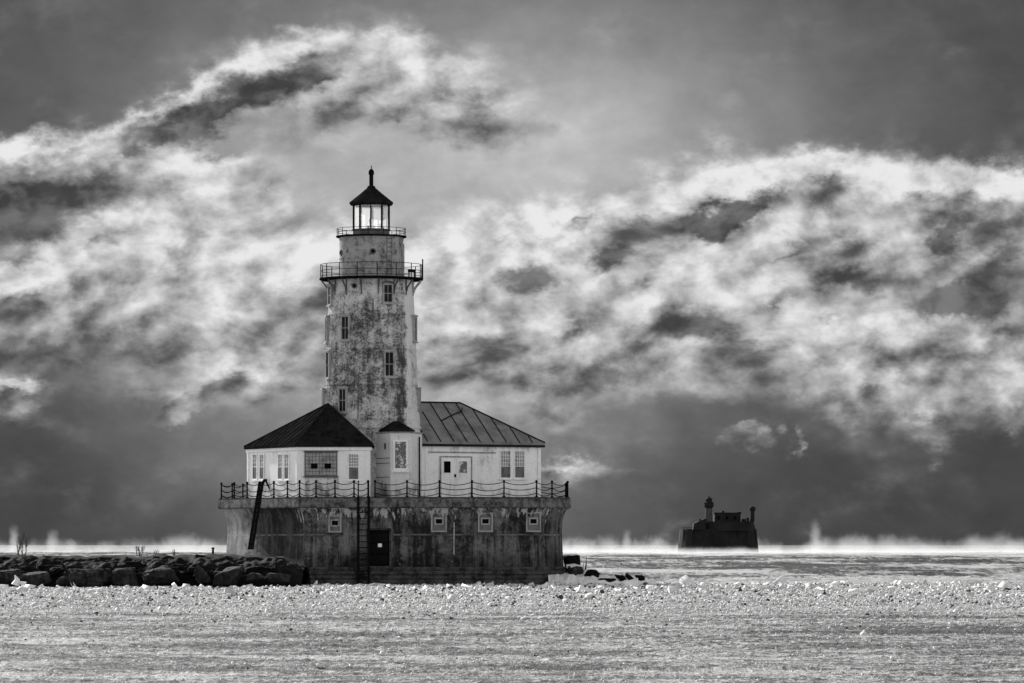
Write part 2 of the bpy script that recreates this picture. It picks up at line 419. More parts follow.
def ice_mat():
    m, t, bs = new_mat('lake_ice')
    p = t.node('ShaderNodeNewGeometry').outputs['Position']
    s = t.sep(p)
    n0 = t.noise(t.vmath('MULTIPLY', p, (0.11, 0.16, 0.0)), 1.0, 4, 0.6)
    n1 = t.noise(t.vmath('MULTIPLY', p, (0.55, 0.8, 0.0)), 1.0, 6, 0.7)
    n2 = t.noise(t.vmath('MULTIPLY', p, (5.0, 1.4, 3.0)), 1.0, 4, 0.7)
    n3 = t.noise(t.vmath('MULTIPLY', p, (17.0, 3.0, 8.0)), 1.0, 3, 0.7)
    mk = t.add(t.add(t.mul(n0, .26), t.mul(n1, .30)), t.add(t.mul(n2, .22), t.mul(n3, .22)))
    # snow-dusted brash near the lighthouse, wetter plate ice nearer the shore
    mk = t.add(mk, t.ramp(s[1], 120, 230, -.012, .03))
    c = t.ramp(mk, 0.45, 0.56, 0.012, 0.45)
    wob = t.mul(t.sub(n1, .5), 3.0)
    for (yc, wd, xa, xb) in ((133.6, 3.2, 7.5, 10.5), (127.5, 1.8, 5.0, 8.0), (150.0, 2.0, -2.5, 0.5), (101.0, 0.9, -9.0, -6.0)):
        ll_ = t.math('ABSOLUTE', t.sub(t.add(s[1], wob), yc))
        ld = t.mul(t.ramp(ll_, wd, wd * .5), t.ramp(t.add(s[0], wob), xa, xb))
        if xa < 5: ld = t.mul(ld, t.ramp(s[0], xb + 5, xb + 3))
        c = t.mixf(t.mul(ld, .92), c, .02)
    t.put(bs.inputs['Base Color'], t.grey(c))
    bs.inputs['Roughness'].default_value = 0.7
    bs.inputs['Specular IOR Level'].default_value = 0.2
    b = t.node('ShaderNodeBump'); b.inputs['Strength'].default_value = 0.8; b.inputs['Distance'].default_value = 0.04
    t.l.new(n3, b.inputs['Height']); t.l.new(b.outputs[0], bs.inputs['Normal'])
    return m
M['ice'] = ice_mat()

def water_mat():
    m, t, bs = new_mat('lake_water')
    p = t.node('ShaderNodeNewGeometry').outputs['Position']
    n1 = t.noise(t.vmath('MULTIPLY', p, (0.045, 0.012, 0.0)), 1.0, 6, 0.65)
    n2 = t.noise(t.vmath('MULTIPLY', p, (0.9, 0.09, 0.0)), 1.0, 7, 0.78)
    brash = t.ramp(t.add(t.mul(n1, .6), t.mul(n2, .4)), 0.47, 0.57)
    c = t.mixf(brash, 0.025, 0.40)
    bs.inputs['Specular IOR Level'].default_value = 0.25
    t.put(bs.inputs['Base Color'], t.grey(c))
    t.put(bs.inputs['Roughness'], t.mixf(brash, 0.25, 0.8))
    b = t.node('ShaderNodeBump'); b.inputs['Strength'].default_value = 0.6; b.inputs['Distance'].default_value = 0.3
    t.l.new(n2, b.inputs['Height']); t.l.new(b.outputs[0], bs.inputs['Normal'])
    return m
M['water'] = water_mat()

# ------------------------------------------------------------------ object helpers
C = sc.collection

def tag(o, label=None, cat=None, group=None, kind=None):
    if label: o['label'] = label
    if cat: o['category'] = cat
    if group: o['group'] = group
    if kind: o['kind'] = kind
    return o

def thing(name, loc, label, cat, group=None):
    o = bpy.data.objects.new(name, None)
    C.objects.link(o); o.location = loc; o.empty_display_size = 0.5
    return tag(o, label, cat, group)

def wloc(o):
    v = Vector((0, 0, 0))
    while o is not None:
        v += Vector(o.location); o = o.parent
    return v

def obj(name, bm, mat, parent=None, origin=None, smooth=False):
    """one mesh object from a bmesh written in world coordinates"""
    me = bpy.data.meshes.new(name)
    org = Vector(origin) if origin is not None else (wloc(parent) if parent else Vector((0, 0, 0)))
    bmesh.ops.translate(bm, verts=bm.verts, vec=-org)
    bmesh.ops.recalc_face_normals(bm, faces=bm.faces)
    bm.to_mesh(me); bm.free()
    me.materials.append(mat if not isinstance(mat, str) else M[mat])
    if smooth:
        for p in me.polygons: p.use_smooth = True
    o = bpy.data.objects.new(name, me)
    C.objects.link(o)
    if parent:
        o.parent = parent
        o.location = org - wloc(parent)
    else:
        o.location = org
    return o

def NB(): return bmesh.new()

def hexa(bm, p):
    v = [bm.verts.new(q) for q in p]
    for f in ((0, 3, 2, 1), (4, 5, 6, 7), (0, 1, 5, 4), (1, 2, 6, 5), (2, 3, 7, 6), (3, 0, 4, 7)):
        bm.faces.new([v[i] for i in f])

def obox(bm, c, ax, ay, az):
    """box with centre c and half-axis vectors"""
    c = Vector(c); ax, ay, az = Vector(ax), Vector(ay), Vector(az)
    hexa(bm, [c - ax - ay - az, c + ax - ay - az, c + ax + ay - az, c - ax + ay - az,
              c - ax - ay + az, c + ax - ay + az, c + ax + ay + az, c - ax + ay + az])

def box(bm, x0, x1, y0, y1, z0, z1):
    obox(bm, ((x0 + x1) / 2, (y0 + y1) / 2, (z0 + z1) / 2), ((x1 - x0) / 2, 0, 0), (0, (y1 - y0) / 2, 0), (0, 0, (z1 - z0) / 2))

def tube(bm, pts, r, n=6, cap=True):
    pts = [Vector(p) for p in pts]
    rs = r if isinstance(r, (list, tuple)) else [r] * len(pts)
    rings = []
    for i, p in enumerate(pts):
        t = (pts[min(i + 1, len(pts) - 1)] - pts[max(i - 1, 0)]).normalized()
        a = Vector((0, 0, 1)) if abs(t.z) < 0.9 else Vector((1, 0, 0))
        u = t.cross(a).normalized(); w = t.cross(u)
        rings.append([bm.verts.new(p + (u * math.cos(2 * math.pi * k / n) + w * math.sin(2 * math.pi * k / n)) * rs[i]) for k in range(n)])
    for a, b in zip(rings, rings[1:]):
        for k in range(n):
            bm.faces.new((a[k], a[(k + 1) % n], b[(k + 1) % n], b[k]))
    if cap:
        bm.faces.new(rings[0]); bm.faces.new(rings[-1])

def lathe(bm, cx, cy, prof, n=48, a0=0.0, cap0=True, cap1=True):
    rings = []
    for (r, z) in prof:
        if r < 1e-4: rings.append([bm.verts.new((cx, cy, z))])
        else: rings.append([bm.verts.new((cx + r * math.cos(a0 + 2 * math.pi * k / n), cy + r * math.sin(a0 + 2 * math.pi * k / n), z)) for k in range(n)])
    for a, b in zip(rings, rings[1:]):
        for k in range(n):
            k2 = (k + 1) % n
            if len(a) == 1: bm.faces.new((a[0], b[k2], b[k]))
            elif len(b) == 1: bm.faces.new((a[k], a[k2], b[0]))
            else: bm.faces.new((a[k], a[k2], b[k2], b[k]))
    if cap0 and len(rings[0]) > 1: bm.faces.new(rings[0])
    if cap1 and len(rings[-1]) > 1: bm.faces.new(rings[-1])

def inset(poly, d):
    """move every edge of a counter-clockwise polygon inwards by d"""
    n = len(poly); out = []
    for i in range(n):
        p0, p1, p2 = Vector(poly[i - 1]), Vector(poly[i]), Vector(poly[(i + 1) % n])
        e1 = (p1 - p0).normalized(); e2 = (p2 - p1).normalized()
        n1 = Vector((-e1.y, e1.x)); n2 = Vector((-e2.y, e2.x))
        k = 1 + n1.dot(n2)
        out.append(p1 + (n1 + n2) * (d / max(k, 0.2)))
    return out

def loft(bm, poly, prof, cap0=True, cap1=True):
    rings = []
    for (dd, z) in prof:
        rings.append([bm.verts.new((q.x, q.y, z)) for q in inset(poly, dd)])
    n = len(poly)
    for a, b in zip(rings, rings[1:]):
        for k in range(n):
            bm.faces.new((a[k], a[(k + 1) % n], b[(k + 1) % n], b[k]))
    if cap0: bm.faces.new(rings[0])
    if cap1: bm.faces.new(rings[-1])

class Wall:
    """local frame on a vertical (or leaning) wall: t along, n outward, up"""
    def __init__(s, o, t, n, up=(0, 0, 1)):
        s.o, s.t, s.n, s.u = Vector(o), Vector(t).normalized(), Vector(n).normalized(), Vector(up).normalized()
    def p(s, a, b, c=0): return s.o + s.t * a + s.u * b + s.n * c
    def box(s, bm, a0, a1, b0, b1, c0, c1):
        obox(bm, s.p((a0 + a1) / 2, (b0 + b1) / 2, (c0 + c1) / 2), s.t * ((a1 - a0) / 2), s.u * ((b1 - b0) / 2), s.n * ((c1 - c0) / 2))

def wall_between(p0, p1):
    p0, p1 = Vector((p0[0], p0[1], 0)), Vector((p1[0], p1[1], 0))
    t = (p1 - p0).normalized()
    return Wall(p0, t, (t.y, -t.x, 0)), (p1 - p0).length

def px_on(w, px):
    """distance along wall w at which it is seen in picture column px from the camera"""
    k = (px - 512) / F
    # (ox + t*tx) = k*(oy + t*ty)
    return (k * w.o.y - w.o.x) / (w.t.x - k * w.t.y)

def frame_window(root, w, a, b0, b1, wid, fw=0.07, dep=0.09, frame='trim', pane='glass', nx=2, ny=2, sill=0.1, hood=0.0, arch=False, name='window', label=None, low=None, bar=0.028, base=0.0):
    """casing with sill (the window), glazed pane with bars as its sub-part"""
    bm = NB()
    h = wid / 2
    w.box(bm, a - h, a - h + fw, b0, b1, base, dep)
    w.box(bm, a + h - fw, a + h, b0, b1, base, dep)
    w.box(bm, a - h + fw, a + h - fw, b1 - fw, b1, base, dep - 0.003)
    w.box(bm, a - h + fw, a + h - fw, b0, b0 + fw, base, dep - 0.003)
    if sill: w.box(bm, a - h - 0.07, a + h + 0.07, b0 - sill, b0 - 0.002, base, dep + 0.07)
    if hood: w.box(bm, a - h - 0.06, a + h + 0.06, b1 + 0.002, b1 + hood, base, dep + 0.05)
    if arch:
        pts = [w.p(a + (h + 0.03) * math.cos(q), b1 - 0.02 + 0.26 * h / 0.39 * math.sin(q) * 0.7, dep * .6) for q in np.linspace(0, math.pi, 11)]
        hood_pts = pts
    # glazing bars belong to the casing
    iw, ih = wid - 2 * fw, (b1 - b0) - 2 * fw
    for i in range(1, nx):
        q = a - h + fw + iw * i / nx
        w.box(bm, q - bar / 2, q + bar / 2, b0 + fw, b1 - fw, base + .02, dep * 0.72)
    for i in range(1, ny):
        q = b0 + fw + ih * i / ny
        bb = bar * (1.5 if (ny == 2 or i * 2 == ny) else 1)
        w.box(bm, a - h + fw, a + h - fw, q - bb / 2, q + bb / 2, base + .02, dep * 0.70)
    f = obj(name, bm, frame, root)
    if label: f['label'] = label
    if arch:
        bm = NB(); tube(bm, hood_pts, 0.055, 6); obj('hood', bm, 'iron', f)
    bm = NB()
    w.box(bm, a - h + fw - .004, a + h - fw + .004, b0 + fw - .004, b1 - fw + .004, base + 0.005, dep * 0.45)
    obj('pane', bm, pane, f)
    if low:
        bm = NB()
        w.box(bm, a - h + fw, a + h - fw, b0 + fw, b0 + fw + ih * low, base + 0.01, dep * 0.8)
        obj('shutter', bm, 'board', f)
    return f

# ------------------------------------------------------------------ water: one sheet to the horizon
def grid_mesh(name, xs2d, ys, zfun, mat, kind='structure'):
    ny, nx = xs2d.shape
    Yg = np.repeat(ys[:, None], nx, 1)
    Zg = zfun(xs2d, Yg)
    co = np.stack([xs2d, Yg, Zg], -1).reshape(-1, 3).astype(np.float32)
    i = np.arange(ny - 1)[:, None] * nx + np.arange(nx - 1)[None, :]
    q = np.stack([i, i + 1, i + 1 + nx, i + nx], -1).reshape(-1, 4).astype(np.int32)
    me = bpy.data.meshes.new(name)
    me.vertices.add(len(co)); me.vertices.foreach_set('co', co.ravel())
    me.loops.add(q.size); me.loops.foreach_set('vertex_index', q.ravel())
    me.polygons.add(len(q)); me.polygons.foreach_set('loop_start', np.arange(0, q.size, 4, dtype=np.int32))
    me.polygons.foreach_set('loop_total', np.full(len(q), 4, np.int32))
    me.update(calc_edges=True); me.validate()
    me.materials.append(M[mat])
    o = bpy.data.objects.new(name, me); C.objects.link(o)
    if kind: o['kind'] = kind
    return o

_rng = np.random.default_rng(7)
_lat = _rng.random((256, 256)).astype(np.float32)
def vnoise(x, y):
    xi = np.floor(x).astype(int); yi = np.floor(y).astype(int)
    fx = x - xi; fy = y - yi
    fx = fx * fx * (3 - 2 * fx); fy = fy * fy * (3 - 2 * fy)
    a = _lat[yi & 255, xi & 255]; b = _lat[yi & 255, (xi + 1) & 255]
    c = _lat[(yi + 1) & 255, xi & 255]; e = _lat[(yi + 1) & 255, (xi + 1) & 255]
    return (a * (1 - fx) + b * fx) * (1 - fy) + (c * (1 - fx) + e * fx) * fy
def fbm(x, y, o=4, g=0.55):
    s = 0; a = 1; t = 0
    for k in range(o):
        s = s + a * vnoise(x * 2 ** k + 17.3 * k, y * 2 ** k + 5.1 * k); t += a; a *= g
    return s / t
def sstep(v, a, b):
    k = np.clip((v - a) / (b - a), 0, 1); return k * k * (3 - 2 * k)

ysw = np.concatenate([np.array([-400, -100, 0, 40]), np.geomspace(60, 3000, 700), np.geomspace(3050, 40000, 60)])
sw = np.linspace(-1, 1, 360)
xw = sw[None, :] * (np.abs(ysw)[:, None] * 0.16 + 60 + 2.0 * np.clip(ysw[:, None] - 3000, 0, None) * 0.4)
def zwater(x, y):
    a = sstep(y, 300, 420)
    swell = (fbm(x / 14, y / 8, 5, .6) - 0.5) * 1.15 + (fbm(x / 90 + 9, y / 40, 2) - 0.5) * 0.5
    fade = 1 - sstep(y, 1600, 3000)
    return -0.32 + a * swell * fade
grid_mesh('water', xw, ysw, zwater, 'water')

# ------------------------------------------------------------------ ice field
def ridge_line(x):      # where the ice sheet meets the open lake
    return 322 + 26 * (vnoise(x / 13.0, x * 0 + 3.3) - .5) + 40 * sstep(x, 4, 22)

ysi = np.concatenate([np.arange(66, 130, 0.16), np.arange(130, 210, 0.24), np.arange(210, 400, 0.40)])
si = np.linspace(-1, 1, 760)
xi = si[None, :] * (ysi[:, None] * 0.128 + 3.0)
def zice(x, y):
    band = sstep(y, 140, 250)                       # rough rubble zone near the lighthouse
    mid = (1 - band) * sstep(y, 95, 125)
    near = 1 - sstep(y, 95, 125)
    lump = fbm(x / 0.9, y / 2.6, 4, 0.62)
    bl = np.abs(fbm(x / 0.5 + 31, y / 1.3, 3, 0.6) - 0.5) * 2
    z = band * (0.24 * np.clip(lump - 0.45, 0, 1) * 2 + 0.08 * bl) * (1 - .5 * sstep(y, 255, 290))
    fine = fbm(x / 0.28, y / 0.9, 4, 0.65)
    z = z + mid * (0.16 * np.clip(fine - 0.45, 0, 1) + 0.02 * lump)
    z = z + near * (0.13 * np.clip(fine - 0.44, 0, 1) + 0.04 * np.clip(lump - .5, 0, 1))
    z = z - 0.26 * sstep(y, 225, 272)
    # dark refrozen leads lie lower and smoother
    lead = sstep(fbm(x / 16 + 4, y / 3.4, 4, 0.55), 0.60, 0.66) * (1 - band)
    z = z * (1 - .9 * lead) - 0.03 * lead
    e = ridge_line(x) - y
    z = z - 0.9 * (1 - sstep(e, -1.0, 1.5)) + 0.25 * sstep(e, 0, 3) * (1 - sstep(e, 3, 30)) * lump * sstep(x, 6, 14)
    return z
grid_mesh('ice', xi, ysi, zice, 'ice')

def rubble(name, pts, sizes, mat, seed, flat=0.6):
    rng = np.random.default_rng(seed)
    n = len(pts)
    corner = np.array([[-1, -1, -1], [1, -1, -1], [1, 1, -1], [-1, 1, -1], [-1, -1, 1], [1, -1, 1], [1, 1, 1], [-1, 1, 1]], float)
    v = corner[None] * (1 + rng.uniform(-.5, .25, (n, 8, 3)))
    v = v * (sizes[:, None, None] * 0.5) * np.stack([rng.uniform(.7, 1.5, n), rng.uniform(.7, 1.5, n), rng.uniform(.25, 1.0, n) * flat / .6], -1)[:, None, :]
    a = rng.uniform(0, 6.28, n); b = rng.normal(0, .45, n); c = rng.normal(0, .45, n)
    ca, sa, cb, sb, cc, sc_ = np.cos(a), np.sin(a), np.cos(b), np.sin(b), np.cos(c), np.sin(c)
    x, y, z = v[..., 0], v[..., 1], v[..., 2]
    y, z = y * cb[:, None] - z * sb[:, None], y * sb[:, None] + z * cb[:, None]
    x, z = x * cc[:, None] - z * sc_[:, None], x * sc_[:, None] + z * cc[:, None]
    x, y = x * ca[:, None] - y * sa[:, None], x * sa[:, None] + y * ca[:, None]
    co = (np.stack([x, y, z], -1) + pts[:, None, :]).reshape(-1, 3).astype(np.float32)
    f = np.array([[0, 3, 2, 1], [4, 5, 6, 7], [0, 1, 5, 4], [1, 2, 6, 5], [2, 3, 7, 6], [3, 0, 4, 7]])
    q = (f[None] + (np.arange(n) * 8)[:, None, None]).reshape(-1, 4).astype(np.int32)
    me = bpy.data.meshes.new(name)
    me.vertices.add(len(co)); me.vertices.foreach_set('co', co.ravel())
    me.loops.add(q.size); me.loops.foreach_set('vertex_index', q.ravel())
    me.polygons.add(len(q)); me.polygons.foreach_set('loop_start', np.arange(0, q.size, 4, dtype=np.int32))
    me.polygons.foreach_set('loop_total', np.full(len(q), 4, np.int32))
    me.update(calc_edges=True)
    me.materials.append(M[mat])
    o = bpy.data.objects.new(name, me); C.objects.link(o)
    return o

rng = np.random.default_rng(21)
n = 80000
u = rng.random(n)
yy = np.where(rng.random(n) < .74, 310 - 150 * rng.random(n) ** 1.6, 78 + 150 * rng.random(n))
xx = rng.uniform(-1, 1, n) * (yy * 0.126 + 2)
keep = yy < ridge_line(xx) - 1
yy, xx = yy[keep], xx[keep]
far_ = np.clip((yy - 110) / 150, 0, 1)
sz = rng.gamma(2.0, 1.0, len(yy)) * (.006 + .017 * far_) + .012 + .028 * far_
sz = np.where(rng.random(len(yy)) < .01, sz * 2.2, sz)
zz = zice(xx[None], yy[None])[0]
o = rubble('ice_rubble', np.stack([xx, yy, zz + sz * .1], -1), sz, 'chunk', 5, .9)
o['kind'] = 'stuff'
rng = np.random.default_rng(99)
ms = 420
ys_ = 312 - 90 * rng.random(ms) ** 1.8; xs_ = rng.uniform(-1, 1, ms) * (ys_ * .126 + 2)
ks_ = ys_ < ridge_line(xs_) - 1; ys_, xs_ = ys_[ks_], xs_[ks_]
ss_ = rng.gamma(2.5, .09, len(ys_)) + .12
osl = rubble('ice_slabs', np.stack([xs_, ys_, zice(xs_[None], ys_[None])[0] + ss_ * .12], -1), ss_, 'snow', 13, .3)
tag(osl, 'larger tilted white ice slabs along the far rim of the ice', 'ice slabs', kind='stuff')
rng = np.random.default_rng(77)
m_ = 9000
yd = np.where(rng.random(m_) < .8, 305 - 130 * rng.random(m_) ** 1.4, 95 + 150 * rng.random(m_)); xd = rng.uniform(-1, 1, m_) * (yd * .126 + 2)
kd = yd < ridge_line(xd) - 1; yd, xd = yd[kd], xd[kd]
fd = np.clip((yd - 110) / 150, 0, 1); sd_ = rng.gamma(2.2, 1.0, len(yd)) * (.005 + .018 * fd) + .012 + .026 * fd
od = rubble('wet_ice_rubble', np.stack([xd, yd, zice(xd[None], yd[None])[0] + sd_ * .22], -1), sd_, 'wetchunk', 9, .8)
tag(od, 'dark wet ice chunks scattered between the white ones', 'ice rubble', kind='stuff')
tag(o, 'broken white ice chunks scattered over the frozen lake', 'ice rubble', kind='stuff')

# ------------------------------------------------------------------ lighthouse base
FL = (Xp(299, 300), 300.0); FR = (Xp(538, 300), 300.0)
R1 = (Xp(571, 304), 304.0); R2 = (R1[0], 316.0)
L1 = (Xp(218, 311.9), 311.9); L2 = (L1[0] + 1.2, 317.5)
DECK = [FL, FR, R1, R2, (-2.0, 321.5), (-14.5, 321.5), L2, L1]
ZD = 5.67

base_t = thing('lighthouse_pier', ((FL[0] + FR[0]) / 2, 308, 0), 'stained concrete base with flared top and dark doorway under the lighthouse', 'pier')
bm = NB()
loft(bm, DECK, [(.50, 0.9), (.62, 3.4), (.60, 3.8), (.54, 4.2), (.45, 4.55), (.33, 4.82), (.24, 4.95)])
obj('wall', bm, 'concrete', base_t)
bm = NB(); loft(bm, DECK, [(.10, 4.952), (.02, 4.99), (0, 5.06), (0, 5.58)])
obj('cornice', bm, 'cornice', base_t)
bm = NB(); loft(bm, DECK, [(.05, 5.582), (.04, ZD)])
obj('deck', bm, 'timber', base_t)
bm = NB()
for (z0, z1, dd) in ((-0.6, .16, .24), (.19, .46, .32), (.49, .74, .28), (.77, 1.00, .40)):
    loft(bm, DECK, [(dd + .04, z0), (dd, z0 + .05), (dd, z1 - .05), (dd + .05, z1)])
loft(bm, DECK, [(.44, -.6), (.44, .98)])
obj('plinth', bm, 'timber', base_t)

WF = wall_between(inset(DECK, .62)[0], inset(DECK, .62)[1])[0]     # the front wall plane (deepest inset)
YW = WF.o.y
def pz(py, Y=YW): return Zp(py, Y)
# door
bm = NB()
a0, a1 = px_on(WF, 368.8), px_on(WF, 389.5)
zb, zt = pz(566), pz(530)
WF.box(bm, a0, a1, zb, zt, -.2, .16)
door = obj('door', bm, 'dark', base_t)
bm = NB()
WF.box(bm, a0 - .12, a0 - .003, zb, zt + .12, -.2, .2); WF.box(bm, a1 + .003, a1 + .12, zb, zt + .12, -.2, .2); WF.box(bm, a0, a1, zt + .003, zt + .12, -.2, .19)
WF.box(bm, a0 - .12, a1 + .12, zb - .14, zb - .003, -.2, .3)
obj('door_frame', bm, 'timber', door)
bm = NB()
for k in range(3):
    WF.box(bm, a0 + .08, a1 - .08, zb + .15 + k * .72, zb + .75 + k * .72, .161, .175)
obj('door_panel', bm, 'black', door)
bm = NB(); q = px_on(WF, 380); WF.box(bm, q - .13, q + .13, pz(547), pz(543.5), .178, .24)
obj('sign_plate', bm, 'snow', door)['label'] = 'small white plate on the black door'
# four boarded windows
for (px, y0, y1, wpx) in ((335, 515, 532.5, 13), (439, 512, 532, 16), (485.5, 512, 532, 15), (533.5, 512, 532, 15)):
    a = px_on(WF, px); hw = wpx / 30.0
    z0, z1 = pz(y1), pz(y0)
    bm = NB(); fw = .1
    WF.box(bm, a - hw, a - hw + fw, z0, z1, -.05, .2); WF.box(bm, a + hw - fw, a + hw, z0, z1, -.05, .2)
    WF.box(bm, a - hw + fw, a + hw - fw, z1 - fw, z1, -.05, .197); WF.box(bm, a - hw + fw, a + hw - fw, z0, z0 + fw, -.05, .197)
    f = obj('window', bm, 'trimgrey', base_t)
    bm = NB(); WF.box(bm, a - hw + fw - .003, a + hw - fw + .003, z0 + fw - .003, z1 - fw + .003, -.05, .12)
    obj('shutter', bm, 'board', f)
    zc = (z0 + z1) / 2 + .05; r = .17
    bm = NB()
    for (p, q_, s, t_) in ((a - .30, a - .21, zc - .24, zc + .24), (a + .21, a + .30, zc - .24, zc + .24), (a - .21, a + .21, zc + .15, zc + .24), (a - .21, a + .21, zc - .24, zc - .15)):
        WF.box(bm, p, q_, s, t_, .121, .16)
    obj('port_frame', bm, 'boardpale', f)
    bm = NB(); WF.box(bm, a - .205, a + .205, zc - .145, zc + .145, .121, .14)
    obj('pane', bm, 'dark', f)
    bm = NB(); WF.box(bm, a - hw - .12, a + hw + .12, z0 - .16, z0 - .004, -.05, .26)
    obj('sill', bm, 'timber', f)
# vertical drain channel under the first window, and a corner pipe
bm = NB(); a = px_on(WF, 336); WF.box(bm, a - .14, a + .14, .6, pz(540), -.05, .13)
obj('drain_pipe', bm, 'timber', base_t)
bm = NB(); a = px_on(WF, 454); tube(bm, [WF.p(a, z, .05) for z in (1.8, 3.0, 4.0)], .06)
obj('drain_pipe', bm, 'trimgrey', base_t)

# ladder up the front wall
lad = thing('ladder', (Xp(364, 300), 299.9, 0), 'dark steel ladder fixed to the front of the base left of the doorway', 'ladder')
ax0, ax1 = px_on(WF, 358.6), px_on(WF, 369)
for a in (ax0, ax1):
    bm = NB(); WF.box(bm, a - .085, a + .085, -.1, ZD + .05, .50, .66)
    tube(bm, [WF.p(a, ZD, .58), WF.p(a, ZD + .8, .58), WF.p(a, ZD + 1.05, .4), WF.p(a, ZD + 1.05, 0.0)], .05)
    obj('rail', bm, 'black', lad)
z = .35
while z < ZD:
    bm = NB(); tube(bm, [WF.p(ax0, z, .58), WF.p(ax1, z, .58)], .035)
    obj('rung', bm, 'black', lad); z += .39

# ------------------------------------------------------------------ chain railing round the deck
rail = thing('chain_railing', ((FL[0] + FR[0]) / 2, 300.2, ZD), 'black iron posts with drooping chains round the edge of the base', 'railing')
RP = inset(DECK, .22)
path = []
wl, ll = wall_between(RP[7], RP[0])
for k in range(6): path.append(wl.p(ll * k / 6, 0))
wf2, lf = wall_between(RP[0], RP[1])
for px in (299.6, 316, 335, 354, 368): path.append(wf2.p(px_on(wf2, px), 0))
gap = len(path)
for px in (375, 407, 439.5, 472, 504, 536.5): path.append(wf2.p(px_on(wf2, px), 0))
wr, lr = wall_between(RP[1], RP[2])
for k in (1, 2): path.append(wr.p(lr * k / 2, 0))
for i in (2, 3, 4, 5, 6):
    w_, l_ = wall_between(RP[i], RP[i + 1]); m_ = max(2, int(round(l_ / 2.3)))
    for k in range(1, m_ + (1 if i < 6 else 0)): path.append(w_.p(l_ * k / m_, 0))
post0 = None
for p in path:
    if post0 is None:
        bm = NB()
        lathe(bm, p.x, p.y, [(.10, ZD), (.10, ZD + .06), (.052, ZD + .08), (.048, ZD + .98), (.075, ZD + 1.0), (.085, ZD + 1.06), (.06, ZD + 1.12), (0, ZD + 1.14)], 8)
        post0 = obj('post', bm, 'black', rail, origin=(p.x, p.y, ZD))
    else:
        c = post0.copy(); C.objects.link(c); c.parent = rail; c.location = Vector((p.x, p.y, ZD)) - wloc(rail)
random.seed(3)
for i in range(len(path)):
    if i == gap - 1: continue
    a, b = path[i], path[(i + 1) % len(path)]
    bm = NB()
    for zc in (1.0, .62, .26):
        sg = .17 + random.uniform(-.03, .05)
        pts = [a.lerp(b, t) + Vector((0, 0, ZD + zc - sg * 4 * t * (1 - t))) for t in np.linspace(0, 1, 9)]
        tube(bm, pts, .027, 5)
    obj('chain', bm, 'black', rail)

# low clutter along the deck edge: a rusty mooring bollard and an A-frame davit
dv = thing('davit', (Xp(262, 306), 306, ZD), 'small black A-frame davit standing at the left rail of the base', 'davit')
D0 = wl.p(ll * .50, 0, -.35)
for (dx, top) in ((-.55, 0), (.62, 0)):
    bm = NB(); tube(bm, [D0 + Vector((dx, 0, ZD)), D0 + Vector((0, 0, ZD + 1.25))], .07); obj('leg', bm, 'black', dv)
bm = NB(); tube(bm, [D0 + Vector((-.1, 0, ZD + 1.2)), D0 + Vector((.1, -.2, ZD + 1.22))], .09); obj('pulley', bm, 'black', dv)
# leaning gangway
gw = thing('gangway_ladder', (Xp(250, 297), 297, 1.6), 'dark narrow timber gangway leaning from the rocks up to the deck rail', 'gangway')
top = Vector((Xp(261.5, 305.0), 305.0, Zp(481, 305.0))); bot = Vector((Xp(250.0, 302.0), 302.0, Zp(553, 302.0)))
sdv = Vector((.125, 0, .02))
for s in (-1, 1):
    bm = NB()
    dd = (top - bot) / 2
    obox(bm, (top + bot) / 2 + sdv * s, dd, (0.075, 0, 0), (0, .10, 0)); obj('stringer', bm, 'black', gw)
for k in range(1, 16):
    bm = NB(); c = bot.lerp(top, k / 16); tube(bm, [c - sdv, c + sdv], .03, 5); obj('tread', bm, 'black', gw)
bm = NB(); obox(bm, (top + bot) / 2 + Vector((0, .08, 0)), (top - bot) / 2 * .98, (.05, 0, 0), (0, .02, 0)); obj('plank', bm, 'timber', gw)
# its footing
ft = NB()
fb = Vector((Xp(252, 301), 301, 0))
box(ft, fb.x - .45, fb.x + .55, 300.2, 302.2, 1.2, Zp(552.5, 301)); box(ft, fb.x - .3, fb.x + .3, 300.6, 302.0, Zp(552.4, 301), Zp(549.5, 301))
tag(obj('footing', ft, 'boardpale', origin=(fb.x, 301, 1.2)), 'pale stepped concrete footing on the rocks under the gangway', 'footing')

# ------------------------------------------------------------------ tower
tw = thing('lighthouse_tower', (TX, TY, ZD), 'tall weathered white lighthouse tower with two galleries and a glazed lantern', 'lighthouse')
S = TY / F
def tz(py): return Zp(py, TY)
prof_t = [(3.42, ZD), (3.40, 9.0), (3.35, tz(424)), (3.18, tz(387)), (2.98, tz(318)), (2.88, tz(290)), (2.86, tz(279.5))]
def rad(z):
    for (r0, z0), (r1, z1) in zip(prof_t, prof_t[1:]):
        if z <= z1: return r0 + (r1 - r0) * (z - z0) / (z1 - z0)
    return prof_t[-1][0]
bm = NB(); lathe(bm, TX, TY, prof_t, 64)
ts = obj('tower_wall', bm, 'tower', tw, smooth=False)
# plate joints
bm = NB()
for py in (294, 315.5, 350, 385.5, 420):
    z = tz(py); r = rad(z)
    lathe(bm, TX, TY, [(r - .05, z - .05), (r + .022, z - .035), (r + .022, z + .035), (r - .05, z + .05)], 64)
obj('plate_band', bm, 'tower', tw)
bm = NB(); z = tz(428); r = rad(z)
lathe(bm, TX, TY, [(r - .05, z - .10), (r + .08, z - .08), (r + .10, z + .04), (r - .05, z + .12)], 64)
obj('skirt_band', bm, 'tower', tw)

